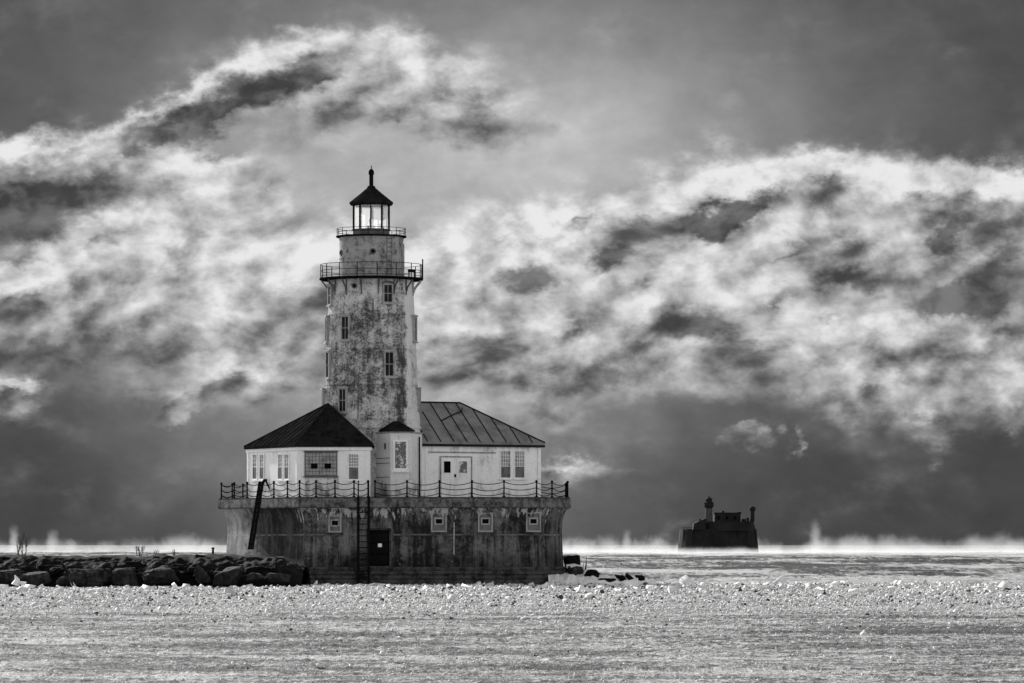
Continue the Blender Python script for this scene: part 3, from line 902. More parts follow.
def tower_frame(phi, z):
    """phi degrees to the right of the face that looks at the viewer"""
    n = Vector((math.sin(R(phi)), -math.cos(R(phi)), 0)); t = Vector((math.cos(R(phi)), math.sin(R(phi)), 0))
    r = rad(z)
    return Wall((TX + n.x * r, TY + n.y * r, z), t, n)
for (phi, py0, py1, wd, arch) in ((24, 286, 305, .74, True), (-33, 317.5, 342, .70, False), (24, 353, 378.5, .74, False), (-34, 389.5, 413.5, .70, False),
                       (-70, 286.5, 306, .66, False), (-80, 317.5, 343, .70, False), (-66, 352.5, 379, .66, False), (-82, 390, 414, .70, False),
                       (77, 317, 342, .70, False), (84, 389, 410, .74, False)):
    zc = (tz(py0) + tz(py1)) / 2; hh = abs(tz(py0) - tz(py1)) / 2
    w = tower_frame(phi, zc)
    frame_window(tw, w, 0, -hh, hh, wd, .085, .15, 'trimgrey', 'glass', 1 if wd < .7 else 2, 2, .1, .1 if not arch else 0, arch, base=-.06,
                 label='arched window high under the gallery' if arch else None)
def porthole(root, w, r):
    bm = NB()
    pts = [w.p(r * math.cos(q), r * math.sin(q), .03) for q in np.linspace(0, 2 * math.pi, 17)]
    tube(bm, pts, .05, 5, False); f = obj('porthole', bm, 'iron', root)
    bm = NB(); v = [bm.verts.new(w.p(r * math.cos(q), r * math.sin(q), .035)) for q in np.linspace(0, 2 * math.pi, 17)[:-1]]; bm.faces.new(v)
    v2 = [bm.verts.new(w.p(r * math.cos(q), r * math.sin(q), -.1)) for q in np.linspace(0, 2 * math.pi, 17)[:-1]]
    for k in range(16): bm.faces.new((v[k], v[(k + 1) % 16], v2[(k + 1) % 16], v2[k]))
    obj('pane', bm, 'dark', f)
porthole(tw, tower_frame(-21.5, tz(288)), .15)
# rust-dark conduit with a cross arm below the arched window
bm = NB()
zc = tz(313); w = tower_frame(4, zc); tube(bm, [w.p(0, -1.2, .03), w.p(0, 0, .04), w.p(0, .85, .02)], [.03, .06, .03]); tube(bm, [w.p(-.45, 0, .02), w.p(.45, 0, .02)], .035)
obj('wall_bracket', bm, 'iron', tw)
# vertical conduit right of centre
bm = NB(); pts = []
for z in np.linspace(tz(420), tz(296), 12):
    w = tower_frame(-14, z); pts.append(w.p(0, 0, .03))
tube(bm, pts[:5], .028, 5); obj('conduit', bm, 'iron', tw)

# main gallery
zg = tz(278.8)
bm = NB(); lathe(bm, TX, TY, [(2.5, zg - .14), (3.5, zg - .12), (3.56, zg - .09), (3.56, zg + .02), (2.5, zg + .02)], 48, 0, True, True)
gal = obj('gallery_deck', bm, 'black', tw)
for k in range(16):
    phi = 11.25 + 22.5 * k
    n = Vector((math.sin(R(phi)), -math.cos(R(phi)), 0)); t = Vector((math.cos(R(phi)), math.sin(R(phi)), 0))
    o_ = Vector((TX, TY, zg - .15))
    bm = NB()
    pts = [o_ + n * rr + Vector((0, 0, zz_)) for rr, zz_ in ((3.46, 0), (3.28, -.22), (3.05, -.5), (2.93, -.85), (2.88, -1.05))]
    for p, q in zip(pts, pts[1:]):
        dvec = (q - p) / 2; side = dvec.cross(t).normalized()
        obox(bm, (p + q) / 2, dvec * 1.04, t * .035, side * .045)
    obox(bm, o_ + n * 2.92 + Vector((0, 0, -.52)), (0, 0, .5), t * .03, n * .04)
    obj('bracket', bm, 'trimgrey' if 60 < phi < 120 else 'iron', gal)
def ring_rail(root, cz, r, h, nposts, pr, mids, name, tr=.022):
    bm = NB()
    for hh in mids + [h]:
        pts = [(TX + r * math.cos(q), TY + r * math.sin(q), cz + hh) for q in np.linspace(0, 2 * math.pi, 49)]
        tube(bm, pts, tr, 5, False)
    rl = obj(name, bm, 'black', root)
    for k in range(nposts):
        q = 2 * math.pi * (k + .37) / nposts
        bm = NB(); x, y = TX + r * math.cos(q), TY + r * math.sin(q)
        tube(bm, [(x, y, cz), (x, y, cz + h + .02)], pr, 6); obj('baluster', bm, 'black', rl)
    return rl
ring_rail(tw, zg + .02, 3.48, .93, 16, .035, [.12, .5], 'gallery_railing', .02)
bm = NB(); x = TX + 3.52; tube(bm, [(x, TY, zg), (x, TY, zg + 1.35)], .05); obj('lamp_post', bm, 'black', tw)
# box hoist on the right of the gallery
bm = NB(); x = TX + 2.55; box(bm, x, x + .5, TY - 1.9, TY - 1.5, zg + .35, zg + .52)
for dx in (0.03, .40): box(bm, x + dx, x + dx + .08, TY - 1.85, TY - 1.55, zg + .02, zg + .349)
obj('equipment_stand', bm, 'black', tw)
# watch room drum
zu = tz(237.8)
bm = NB(); lathe(bm, TX, TY, [(2.19, zg - .05), (2.19, zu)], 64); obj('watch_room', bm, 'drum', tw)
bm = NB()
for z in (zg + .10, zg + 1.35, zu - .14): lathe(bm, TX, TY, [(2.15, z - .05), (2.215, z - .04), (2.215, z + .04), (2.15, z + .05)], 64)
obj('plate_band', bm, 'drum', tw)
def drum_frame(phi, z):
    n = Vector((math.sin(R(phi)), -math.cos(R(phi)), 0)); t = Vector((math.cos(R(phi)), math.sin(R(phi)), 0))
    return Wall((TX + n.x * 2.19, TY + n.y * 2.19, z), t, n)
porthole(tw, drum_frame(4.5, tz(253.3)), .17); porthole(tw, drum_frame(-68, tz(253.5)), .17)
bm = NB(); w = drum_frame(34, zg)
for a in (-.2, .2): tube(bm, [w.p(a, .1, .12), w.p(a, zu - zg + .3, .12)], .022, 5)
for k in range(9): tube(bm, [w.p(-.2, .25 + k * .3, .12), w.p(.2, .25 + k * .3, .12)], .018, 5)
obj('drum_ladder', bm, 'iron', tw)
bm = NB(); w = drum_frame(74, zg); tube(bm, [w.p(0, 0, .14), w.p(0, 2.2, .14), w.p(0.0, 2.35, .1), w.p(-.25, 2.35, .1), w.p(-.3, 2.1, .1)], .06, 6)
obj('vent_pipe', bm, 'paleiron', tw)
# upper gallery
bm = NB(); lathe(bm, TX, TY, [(1.2, zu - .02), (2.36, zu), (2.42, zu + .03), (2.42, zu + .11), (1.2, zu + .11)], 48); obj('lantern_deck', bm, 'black', tw)
ring_rail(tw, zu + .11, 2.36, .5, 14, .025, [.25], 'lantern_railing', .018)
# lantern
zl = tz(229.5); zr = tz(205)
A0 = R(18)
NL = 10
bm = NB(); lathe(bm, TX, TY, [(1.30, zu + .112), (1.30, zl - .05), (1.36, zl - .04), (1.36, zl)], NL, A0); obj('lantern_plinth', bm, 'iron', tw)
bm = NB(); lathe(bm, TX, TY, [(1.24, zl + .002), (1.24, zr)], NL, A0, False, False); lg = obj('lantern_glass', bm, 'clearglass', tw)
for k in range(NL):
    q = A0 + 2 * math.pi * k / NL
    bm = NB(); c, s = math.cos(q), math.sin(q)
    obox(bm, (TX + 1.27 * c, TY + 1.27 * s, (zl + zr) / 2), (.05 * c, .05 * s, 0), (-.045 * s, .045 * c, 0), (0, 0, (zr - zl) / 2 - .004)); obj('mullion', bm, 'black', tw)
bm = NB(); lathe(bm, TX, TY, [(1.16, zr - .06), (1.42, zr - .03), (1.50, zr + .08), (1.50, zr + .18), (1.3, zr + .34), (.75, zr + .78), (.30, zr + 1.16), (.24, zr + 1.3)], 20); lr_ = obj('lantern_roof', bm, 'roofdark', tw)
zt_ = zr + 1.3
bm = NB(); lathe(bm, TX, TY, [(.2, zt_ - .1), (.14, zt_ + .05), (.14, zt_ + .75), (.19, zt_ + .8), (.19, zt_ + 1.0), (.12, zt_ + 1.12), (.03, zt_ + 1.18), (.03, zt_ + 1.4), (0, zt_ + 1.42)], 14); obj('vent_stack', bm, 'black', lr_)
bm = NB(); lathe(bm, TX, TY, [(.28, zl), (.28, zl + .25), (.12, zl + .3), (.16, zl + .5), (.20, zl + .62), (.12, zl + .8), (0, zl + .85)], 16); obj('lamp', bm, 'iron', tw)

# bay in front of the tower foot
BY = 303.2
BP = [Vector((Xp(366, 306.6), 306.6)), Vector((Xp(390.5, BY), BY)), Vector((Xp(412, BY), BY)), Vector((Xp(422, 306.5), 306.5)), Vector((Xp(421, 308), 308)), Vector((Xp(368, 308), 308))]
zbt = Zp(431.5, BY)
bm = NB(); loft(bm, BP, [(0, ZD + .003), (0, zbt)]); bay = obj('bay_wall', bm, 'bay', tw)
bm = NB(); loft(bm, BP, [(-.05, zbt - .1), (-.08, zbt - .06), (-.08, zbt + .002)]); obj('bay_moulding', bm, 'trimgrey', bay)
bm = NB()
RPo = [Vector((Xp(378.8, 305), 305)), Vector((Xp(390, 302.9), 302.9)), Vector((Xp(412.8, 302.9), 302.9)), Vector((Xp(415, 306.2), 306.2)), Vector((Xp(382, 307), 307))]
e = [bm.verts.new((q.x, q.y, zbt + .003)) for q in RPo]; e2 = [bm.verts.new((q.x, q.y, zbt + .15)) for q in RPo]
ap = bm.verts.new((Xp(394, 305), 305, Zp(421, 305)))
ap2 = bm.verts.new((Xp(399, 305.4), 305.4, Zp(421, 305)))
for k in range(5): bm.faces.new((e[k], e[(k + 1) % 5], e2[(k + 1) % 5], e2[k]))
bm.faces.new(e)
bm.faces.new((e2[0], e2[1], ap)); bm.faces.new((e2[1], e2[2], ap2, ap)); bm.faces.new((e2[2], e2[3], ap2)); bm.faces.new((e2[3], e2[4], ap, ap2)); bm.faces.new((e2[4], e2[0], ap))
obj('bay_roof', bm, 'roofdark', tw)
wb, lb = wall_between(BP[1], BP[2])
a = lb * .47
frame_window(tw, wb, a, Zp(470, BY), Zp(440, BY), .98, .12, .10, 'trim', 'peel', 1, 1, .16, .0, name='window', label='bay window with peeling paint on its board')
wb2, lb2 = wall_between(BP[0], BP[1])
bm = NB()
for py in (458, 463, 477): wb2.box(bm, .1, lb2 - .1, Zp(py, BY) - .02, Zp(py, BY) + .02, 0, .03)
wb2.box(bm, lb2 * .78, lb2 * .82, Zp(449, BY), Zp(443, BY), 0, .08)
obj('joint_strip', bm, 'iron', bay)
bm = NB(); w3, l3 = wall_between(BP[2], BP[3]); tube(bm, [w3.p(l3 * .6, z, .1) for z in (ZD, 7.6, 7.7, 9.8)], .06); obj('downpipe', bm, 'black', bay)

# ------------------------------------------------------------------ left house (fog signal house)
lh = thing('keepers_house', (Xp(310, 306), 306, ZD), 'white house with dark pointed hip roof left of the tower', 'house')
HA = Vector((Xp(297.5, 302), 302)); HB = Vector((Xp(370, 302), 302)); HC = Vector((Xp(247.5, 309.6), 309.6))
HP = [HA, HB, Vector((HB.x, 309)), Vector((-13.5, 314)), HC]
zE = Zp(446.5, 302)
bm = NB(); loft(bm, HP, [(0, ZD + .003), (0, zE - .02)]); obj('wall', bm, 'white', lh)
bm = NB(); loft(bm, HP, [(-.05, zE - .28), (-.09, zE - .25), (-.09, zE - .04)]); obj('frieze', bm, 'trim', lh)
bm = NB()
ep = inset(HP, -.20); n5 = len(ep)
e = [bm.verts.new((q.x, q.y, zE - .03)) for q in ep]; e2 = [bm.verts.new((q.x, q.y, zE + .13)) for q in ep]
APX = Vector((Xp(328, 306.2), 306.2, Zp(404, 306.2)))
ap = bm.verts.new(APX)
bm.faces.new(e)
for k in range(n5):
    bm.faces.new((e[k], e[(k + 1) % n5], e2[(k + 1) % n5], e2[k])); bm.faces.new((e2[k], e2[(k + 1) % n5], ap))
hr = obj('roof', bm, 'roofdark', lh)
E3 = [Vector((q.x, q.y, zE + .13)) for q in ep]
bm = NB()
for k in (0, 1, 4): tube(bm, [E3[k] + Vector((0, 0, .03)), APX + Vector((0, 0, .03))], .06, 6)
for k in (0, 4):        # standing seams, perpendicular to the eave of each slope
    p0, p1 = E3[k], E3[(k + 1) % n5]
    t = (p1 - p0).normalized(); L_ = (p1 - p0).length
    foot = (APX - p0).dot(t); up_v = (APX - (p0 + t * foot))
    m_ = 11 if k == 4 else 8
    for j in range(1, m_):
        s_ = L_ * j / m_
        fr = s_ / foot if s_ < foot else (L_ - s_) / (L_ - foot)
        tube(bm, [p0 + t * s_ + Vector((0, 0, .02)), p0 + t * s_ + up_v * (fr * .97) + Vector((0, 0, .02))], .028, 4)
obj('roof_rib', bm, 'rib', hr)
wA, lA = wall_between(HC, HA)       # left wall
wB, lB = wall_between(HA, HB)       # front wall
for px in (255.4, 262.3, 280.8, 287.2):
    a = px_on(wA, px); Y = wA.p(a, 0).y
    frame_window(lh, wA, a, Zp(480, Y), Zp(453.5, Y), .84, .09, .07, 'white', 'boardpale', 2, 6, .1, 0, low=.45)
a = px_on(wB, 321); 
f = frame_window(lh, wB, a, Zp(476, 302), Zp(452, 302), 2.2, .06, .08, 'iron', 'boardpale', 9, 6, .1, .08, label='wide window of small panes with two black gaps')
for px in (314.3, 327.8):
    q = px_on(wB, px); bm = NB(); wB.box(bm, q - .22, q + .22, Zp(468.6, 302), Zp(463.4, 302), .055, .075); obj('gap', bm, 'dark', f)
a = px_on(wB, 353.7)
frame_window(lh, wB, a, Zp(480, 302), Zp(453.5, 302), .74, .06, .07, 'white', 'boardpale', 4, 8, .1, .0, low=.46)
# pilasters at the corners
bm = NB(); wB.box(bm, -.04, .22, ZD + .01, zE - .285, .0, .06); wB.box(bm, lB - .25, lB - .01, ZD + .01, zE - .285, 0, .06); obj('corner_board', bm, 'trim', lh)
bm = NB(); wA.box(bm, .02, .25, ZD + .01, zE - .285, .0, .06); obj('corner_board', bm, 'trim', lh)
bm = NB(); wB.box(bm, px_on(wB, 305), px_on(wB, 339), ZD + .02, Zp(477.8, 302), .0, .03); obj('patch', bm, 'bay', lh)

# ------------------------------------------------------------------ right house
rh = thing('boat_house', (Xp(480, 309), 309, ZD), 'white house with seamed metal hip roof right of the tower', 'house')
TH = R(28)
uD = Vector((math.cos(TH), math.sin(TH))); vD = Vector((-math.sin(TH), math.cos(TH)))
P0 = Vector((Xp(420.5, 307.5), 307.5)); LH = 9.34; DH = 7.0
GP = [P0, P0 + uD * LH, P0 + uD * LH + vD * DH, P0 + vD * DH]
zE2 = Zp(444.6, 311); zR2 = Zp(402.3, 311)
def gp(u, v, z): q = P0 + uD * u + vD * v; return Vector((q.x, q.y, z))
bm = NB(); loft(bm, GP, [(0, ZD + .003), (0, zE2 - .02)])
v = [bm.verts.new(gp(0, q, z)) for q, z in ((0.02, zE2 - .019), (DH - .02, zE2 - .019), (DH / 2, zR2 - .12))]
v2 = [bm.verts.new(gp(.2, q, z)) for q, z in ((0.02, zE2 - .019), (DH - .02, zE2 - .019), (DH / 2, zR2 - .12))]
bm.faces.new(v); bm.faces.new(v2)
for k in range(3): bm.faces.new((v[k], v[(k + 1) % 3], v2[(k + 1) % 3], v2[k]))
obj('wall', bm, 'white', rh)
UR = 4.85; ov = .22
sl = (zR2 - zE2) / (DH / 2)
bm = NB()
ze = zE2 - .02 ; th = .14
A_ = [(-.12, -ov), (LH + ov, -ov), (LH + ov, DH + ov), (-.12, DH + ov)]
e = [bm.verts.new(gp(u_, v_, ze)) for u_, v_ in A_]; e2 = [bm.verts.new(gp(u_, v_, ze + th)) for u_, v_ in A_]
r0 = bm.verts.new(gp(-.12, DH / 2, zR2)); r1 = bm.verts.new(gp(UR, DH / 2, zR2))
rb = bm.verts.new(gp(-.12, DH / 2, zR2 - .14))
for k in (0, 1, 2): bm.faces.new((e[k], e[(k + 1) % 4], e2[(k + 1) % 4], e2[k]))
bm.faces.new((e2[0], e2[1], r1, r0)); bm.faces.new((e2[1], e2[2], r1)); bm.faces.new((e2[2], e2[3], r0, r1))
bm.faces.new((e[0], e2[0], r0, rb)); bm.faces.new((e[3], rb, r0, e2[3])); bm.faces.new((e[0], rb, r1, e[1])) if False else None
bm.faces.new((e[1], e[0], rb)); bm.faces.new((e[1], rb, e[3], e[2]))
rr = obj('roof', bm, 'rooftin', rh)
bm = NB()
def roofp(u_, v_): return gp(u_, v_, ze + th + (zR2 - ze - th) * (v_ + ov) / (DH / 2 + ov) + .025)
spc = LH / 9.0
for j in range(0, 10):
    u_ = .45 + j * spc * .98
    if u_ > LH - .1: break
    vm = DH / 2 if u_ < UR else (DH / 2 + ov) * (LH + ov - u_) / (LH + ov - UR) - ov
    tube(bm, [roofp(u_, -ov), roofp(u_, vm)], .045, 4)
tube(bm, [roofp(-.1, DH / 2), roofp(UR, DH / 2)], .07, 6)
tube(bm, [gp(LH + ov, -ov, ze + th + .03), gp(UR, DH / 2, zR2 + .03)], .06, 6)
obj('roof_rib', bm, 'rib', rr)
bm = NB()
tube(bm, [roofp(2.5, 1.75), roofp(3.6, 2.25) + Vector((0, 0, .05)), roofp(4.5, 2.55) + Vector((0, 0, .1)), roofp(4.52, 2.55) + Vector((0, 0, .35))], .05, 5)
obj('stay_rod', bm, 'rib', rr)
bm = NB()
wR, lR = wall_between(GP[0], GP[1])
wR.box(bm, -.12, LH + ov, ze - .16, ze - .003, -.05, ov + .0); obj('fascia', bm, 'rib', rr)
# double door with small lights
def zr_(py, a): return Zp(py, wR.p(a, 0).y)
ad0, ad1 = px_on(wR, 441), px_on(wR, 470.5)
for (q0, q1, pn, lbl) in ((ad0, (ad0 + ad1) / 2 - .015, 'dark', 'door leaf with a black light'), ((ad0 + ad1) / 2 + .015, ad1, 'peel', 'door leaf with a peeling pale light')):
    bm = NB(); wR.box(bm, q0, q1, ZD + .02, zr_(457.5, ad0), -.05, .05); dr = obj('door', bm, 'white', rh); dr['label'] = lbl
    cq = (q0 + q1) / 2 - (.12 if pn == 'dark' else .05); hw = .26 if pn == 'dark' else .30
    bm = NB(); z0, z1 = zr_(473.5, ad0), zr_(460.5, ad0)
    wR.box(bm, cq - hw - .05, cq - hw, z0, z1, .05, .09); wR.box(bm, cq + hw, cq + hw + .05, z0, z1, .05, .09); wR.box(bm, cq - hw, cq + hw, z1 - .05, z1, .05, .088); wR.box(bm, cq - hw, cq + hw, z0, z0 + .05, .05, .088)
    obj('light_frame', bm, 'trim', dr)
    bm = NB(); wR.box(bm, cq - hw + .002, cq + hw - .002, z0 + .05, z1 - .05, .05, .07); obj('pane', bm, pn, dr)
bm = NB(); q = (ad0 + ad1) / 2 - .08; wR.box(bm, q - .06, q + .06, zr_(477, ad0), zr_(474, ad0), .05, .12); obj('door_lock', bm, 'dark', rh)
bm = NB(); wR.box(bm, ad0 - .1, ad0 - .01, ZD + .02, zr_(456, ad0), -.05, .08); wR.box(bm, ad1 + .01, ad1 + .1, ZD + .02, zr_(456, ad0), -.05, .08); wR.box(bm, ad0 - .01, ad1 + .01, zr_(457.3, ad0), zr_(456, ad0), -.05, .078)
obj('door_frame', bm, 'trimgrey', rh)
for px in (505.3, 519.3):
    a = px_on(wR, px)
    frame_window(rh, wR, a, zr_(478.5, a), zr_(450.5, a), .84, .06, .07, 'white', 'boardpale', 4, 7, .1, 0, low=.42)
bm = NB(); wR.box(bm, LH - .25, LH - .01, ZD + .02, ze - .17, 0, .05); wR.box(bm, 0.35, .55, ZD + .02, ze - .17, 0, .05); obj('corner_board', bm, 'trim', rh)
bm = NB(); wR.box(bm, .6, LH * .62, zr_(453, ad0), zr_(451.5, ad0), 0, .04); obj('wall_strip', bm, 'trimgrey', rh)

# ------------------------------------------------------------------ breakwater
def rock_bm(cx, cy, cz, rx, ry, rz, seed, sub=3, cut=.55):
    """angular block: hull of scattered points, subdivided and roughened"""
    rs = random.Random(int(seed * 977) + 5)
    bm = NB()
    for _ in range(15):
        v = Vector((rs.uniform(-1, 1), rs.uniform(-1, 1), rs.uniform(-1, 1)))
        v = v * (.86 / max(abs(v.x), abs(v.y), abs(v.z), .3)) if rs.random() < .6 else v.normalized()
        bm.verts.new(v)
    r_ = bmesh.ops.convex_hull(bm, input=bm.verts)
    bmesh.ops.delete(bm, geom=[g for g in r_['geom_interior'] if isinstance(g, bmesh.types.BMVert)], context='VERTS')
    bmesh.ops.bevel(bm, geom=list(bm.edges), offset=.07, segments=1, affect='EDGES')
    bmesh.ops.triangulate(bm, faces=bm.faces)
    for _ in range(2 if sub > 2 else 1): bmesh.ops.subdivide_edges(bm, edges=list(bm.edges), cuts=1, use_grid_fill=True)
    off = Vector((seed * 3.71, seed * 1.93, seed * 7.17))
    for v in bm.verts:
        p = v.co.copy()
        k = 1 + .12 * mnoise.noise(p * 1.6 + off) + .09 * mnoise.noise(p * 4.0 + off) + .05 * mnoise.noise(p * 9 + off)
        v.co = Vector((p.x * k * rx + cx, p.y * k * ry + cy, p.z * k * rz + cz))
    return bm

BYk = 286.0
bm = NB()
xs = np.linspace(-44, Xp(297, BYk) + .4, 260); cs = np.linspace(-1, 1, 40)
rows = []
for i, x in enumerate(xs):
    top_z = Zp(555.5, BYk) + .22 * (mnoise.noise(Vector((x * .35, 2.2, 0)))) + .10 * mnoise.noise(Vector((x * 1.3, 7.2, 0)))
    top_z *= 1 - .55 * max(0, (x - Xp(281, BYk)) / 1.8) if x > Xp(281, BYk) else 1
    row = []
    for c_ in cs:
        prof = (1 - abs(c_) ** 2.2)
        zz_ = -.3 + (top_z + .3) * prof ** .6 + (.30 * mnoise.noise(Vector((x * .9, c_ * 5, 1.7))) + .2 * mnoise.noise(Vector((x * 2.6, c_ * 14, 4.7)))) * (1 if abs(c_) > .35 else .2)
        row.append(bm.verts.new((x, BYk + 4 + c_ * 6.5, zz_)))
    rows.append(row)
for a, b in zip(rows, rows[1:]):
    for k in range(len(cs) - 1): bm.faces.new((a[k], b[k], b[k + 1], a[k + 1]))
tag(obj('breakwater', bm, 'rock', origin=(-25, BYk + 4, 0)), 'low dark rubble breakwater running left from the lighthouse base', 'breakwater')

grey = [  # px, py centre, half-width px, half-height px, label
 (8, 577, 13, 8, 'squat grey boulder at the left end of the breakwater foot'),
 (34, 580, 17, 7.5, 'flat grey boulder by the upright white ice sliver'),
 (84, 578, 26, 9, 'widest grey boulder, sloping down to the right, in the breakwater foot'),
 (127, 577, 14, 8.5, 'rounded grey boulder right of the widest one'),
 (160, 576.5, 18, 9, 'grey wedge boulder in the middle of the breakwater foot'),
 (203, 573.5, 9, 9.5, 'tall narrow pale boulder in the breakwater foot'),
 (228, 576.5, 15, 9, 'dome shaped pale boulder right of the tall narrow one'),
 (255, 578.5, 9, 5, 'small dark grey boulder near the base foot'),
 (277, 577, 12, 5, 'low pale slab against the foot of the base'),
]
for i, (px, py, hw, hh, lb_) in enumerate(grey):
    Y = BYk - 3.8; s = Y / F
    bm = rock_bm(Xp(px, Y), Y, Zp(py, Y), hw * s * 1.2, hw * s * .9, hh * s * 1.25, i + 1.0)
    tag(obj('boulder', bm, 'rockgrey', origin=(Xp(px, Y), Y, 0)), lb_, 'boulder', 'pale boulders along the breakwater foot')
random.seed(11)
for i in range(70):
    px = random.uniform(-6, 278); lvl = random.random()
    Y = BYk - 3.0 + lvl * 5; py = 574 - lvl * 14; s = Y / F
    r = random.uniform(4, 10) * s
    bm = rock_bm(Xp(px, Y), Y, Zp(py, Y) - .1, r * 1.25, r, r * .62, 20 + i, 2)
    tag(obj('stone', bm, 'rock', origin=(Xp(px, Y), Y, 0)), 'dark stone heaped in the shaded breakwater', 'stone', 'dark stones heaped in the breakwater')

# upright sliver of ice at the breakwater foot
bm = NB(); Y = 277.0; x = Xp(18, Y)
tube(bm, [(x - .18, Y, 0), (x - .05, Y, .35), (x - .2, Y, .62)], [.28, .16, .03], 5); tube(bm, [(x + .4, Y, 0), (x + .1, Y, .2)], [.25, .05], 5)
tag(obj('ice_shard', bm, 'snow', origin=(x, Y, 0)), 'white ice shard standing up at the left breakwater foot', 'ice shard')

# bare shrubs
def shrub(px, py_top, nst, seed, label, spread=.5):
    rs = random.Random(seed); Y = BYk + 3.5
    x0 = Xp(px, Y); z0 = Zp(554, Y) - .15; h = Zp(py_top, Y) - z0
    bm = NB()
    def br(p, dvec, L, r, lev):
        q = p + dvec * L * .5 + Vector((rs.uniform(-.1, .1), rs.uniform(-.1, .1), 0)) * L
        e_ = q + (dvec + Vector((rs.uniform(-.3, .3), rs.uniform(-.3, .3), rs.uniform(-.05, .25)))).normalized() * L * .5
        tube(bm, [p, q, e_], [r, r * .75, r * .45], 4)
        if lev > 0:
            for _ in range(rs.choice((2, 3))):
                br(p.lerp(e_, rs.uniform(.45, 1)), (dvec + Vector((rs.uniform(-.7, .7), rs.uniform(-.7, .7), rs.uniform(-.1, .5)))).normalized(), L * rs.uniform(.45, .7), r * .6, lev - 1)
    for k in range(nst):
        d_ = Vector((rs.uniform(-spread, spread), rs.uniform(-spread, spread), 1)).normalized()
        br(Vector((x0 + rs.uniform(-.3, .3), Y, z0)), d_, h * rs.uniform(.45, .62), .028, 3)
    tag(obj('bare_shrub', bm, 'twig', origin=(x0, Y, z0)), label, 'shrub', 'bare shrubs on the breakwater')
shrub(21, 532, 7, 4, 'tallest bare shrub, at the left end of the breakwater top')
shrub(141, 545, 5, 8, 'low bare shrub midway along the breakwater top')
shrub(178, 548.5, 4, 9, 'tiny bare shrub right of the midway shrub on the breakwater')
shrub(157, 549, 3, 12, 'sparse bare twigs between the two midway shrubs')
bm = NB(); Y = BYk + 3; x = Xp(213, Y); lathe(bm, x, Y, [(.07, 1.6), (.07, Zp(549, Y)), (.11, Zp(548.8, Y)), (.1, Zp(547.6, Y)), (0, Zp(547.3, Y))], 8)
tag(obj('post', bm, 'black', origin=(x, Y, 1.6)), 'short black post on the breakwater just left of the base', 'post')

# ------------------------------------------------------------------ snowy rocks right of the base
def snow_cap(parent_bm_args, seed): pass
rocks = [
 (574, 564, 9, 8, 309, 'rock', None, 'black leaning slab against the right foot of the base'),
 (576, 573, 9, 7, 304, 'rockgrey', None, 'grey ice-rimmed boulder at the right corner of the base'),
 (592, 575, 7, 5, 303, 'rock', None, 'dark boulder with a snow cap right of the base corner boulder'),
 (603, 581, 12, 2.6, 301, 'rock', None, 'long flat black rock in the ice right of the base'),
 (622, 579, 4.5, 5.0, 302, 'rock', 1, 'first of three leaning black rocks in the ice'),
 (632, 579, 4.5, 5.0, 302, 'rock', 1, 'middle one of three leaning black rocks in the ice'),
 (642, 579, 4.5, 3.6, 302, 'rock', 1, 'last and lowest of three leaning black rocks in the ice'),
]
for i, (px, py, hw, hh, Y, mt, lean, lb_) in enumerate(rocks):
    s = Y / F
    root = thing('shore_rock', (Xp(px, Y), Y, 0), lb_, 'rock', 'rocks in the ice right of the base')
    bm = rock_bm(Xp(px, Y), Y, Zp(py, Y), hw * s * 1.2, hw * s, hh * s * 1.3, 70 + i)
    if lean:
        bmesh.ops.transform(bm, matrix=Matrix.Shear('XZ', 4, (.0, 0)) if False else Matrix.Identity(4), verts=bm.verts)
        for v_ in bm.verts: v_.co.x -= (v_.co.z - Zp(py, Y)) * .9
    obj('stone', bm, mt, root)
    bm = rock_bm(Xp(px - hw * .18, Y), Y + .25, Zp(py - hh * .55, Y), hw * s * 1.12, hw * s, hh * s * .85, 70 + i)
    if lean:
        for v_ in bm.verts: v_.co.x -= (v_.co.z - Zp(py, Y)) * .9
    obj('snow_cap', bm, 'snow', root)
bm = NB()
xs = np.linspace(Xp(548, 304), Xp(655, 304), 90); cs = np.linspace(-1, 1, 16)
rows = []
for x in xs:
    f_ = (x - xs[0]) / (xs[-1] - xs[0]); hgt = .62 * (1 - f_) ** 1.1 + .10
    rows.append([bm.verts.new((x, 305 + c_ * 5, -.15 + (hgt + .15) * (1 - c_ * c_) + .22 * mnoise.noise(Vector((x * 1.4, c_ * 4, 3))) + .12 * mnoise.noise(Vector((x * 4.1, c_ * 9, 5))))) for c_ in cs])
for a, b in zip(rows, rows[1:]):
    for k in range(len(cs) - 1): bm.faces.new((a[k], b[k], b[k + 1], a[k + 1]))
tag(obj('snow_bank', bm, 'snow', origin=(6, 305, 0)), 'low white snow bank round the rocks right of the base', 'snow bank')

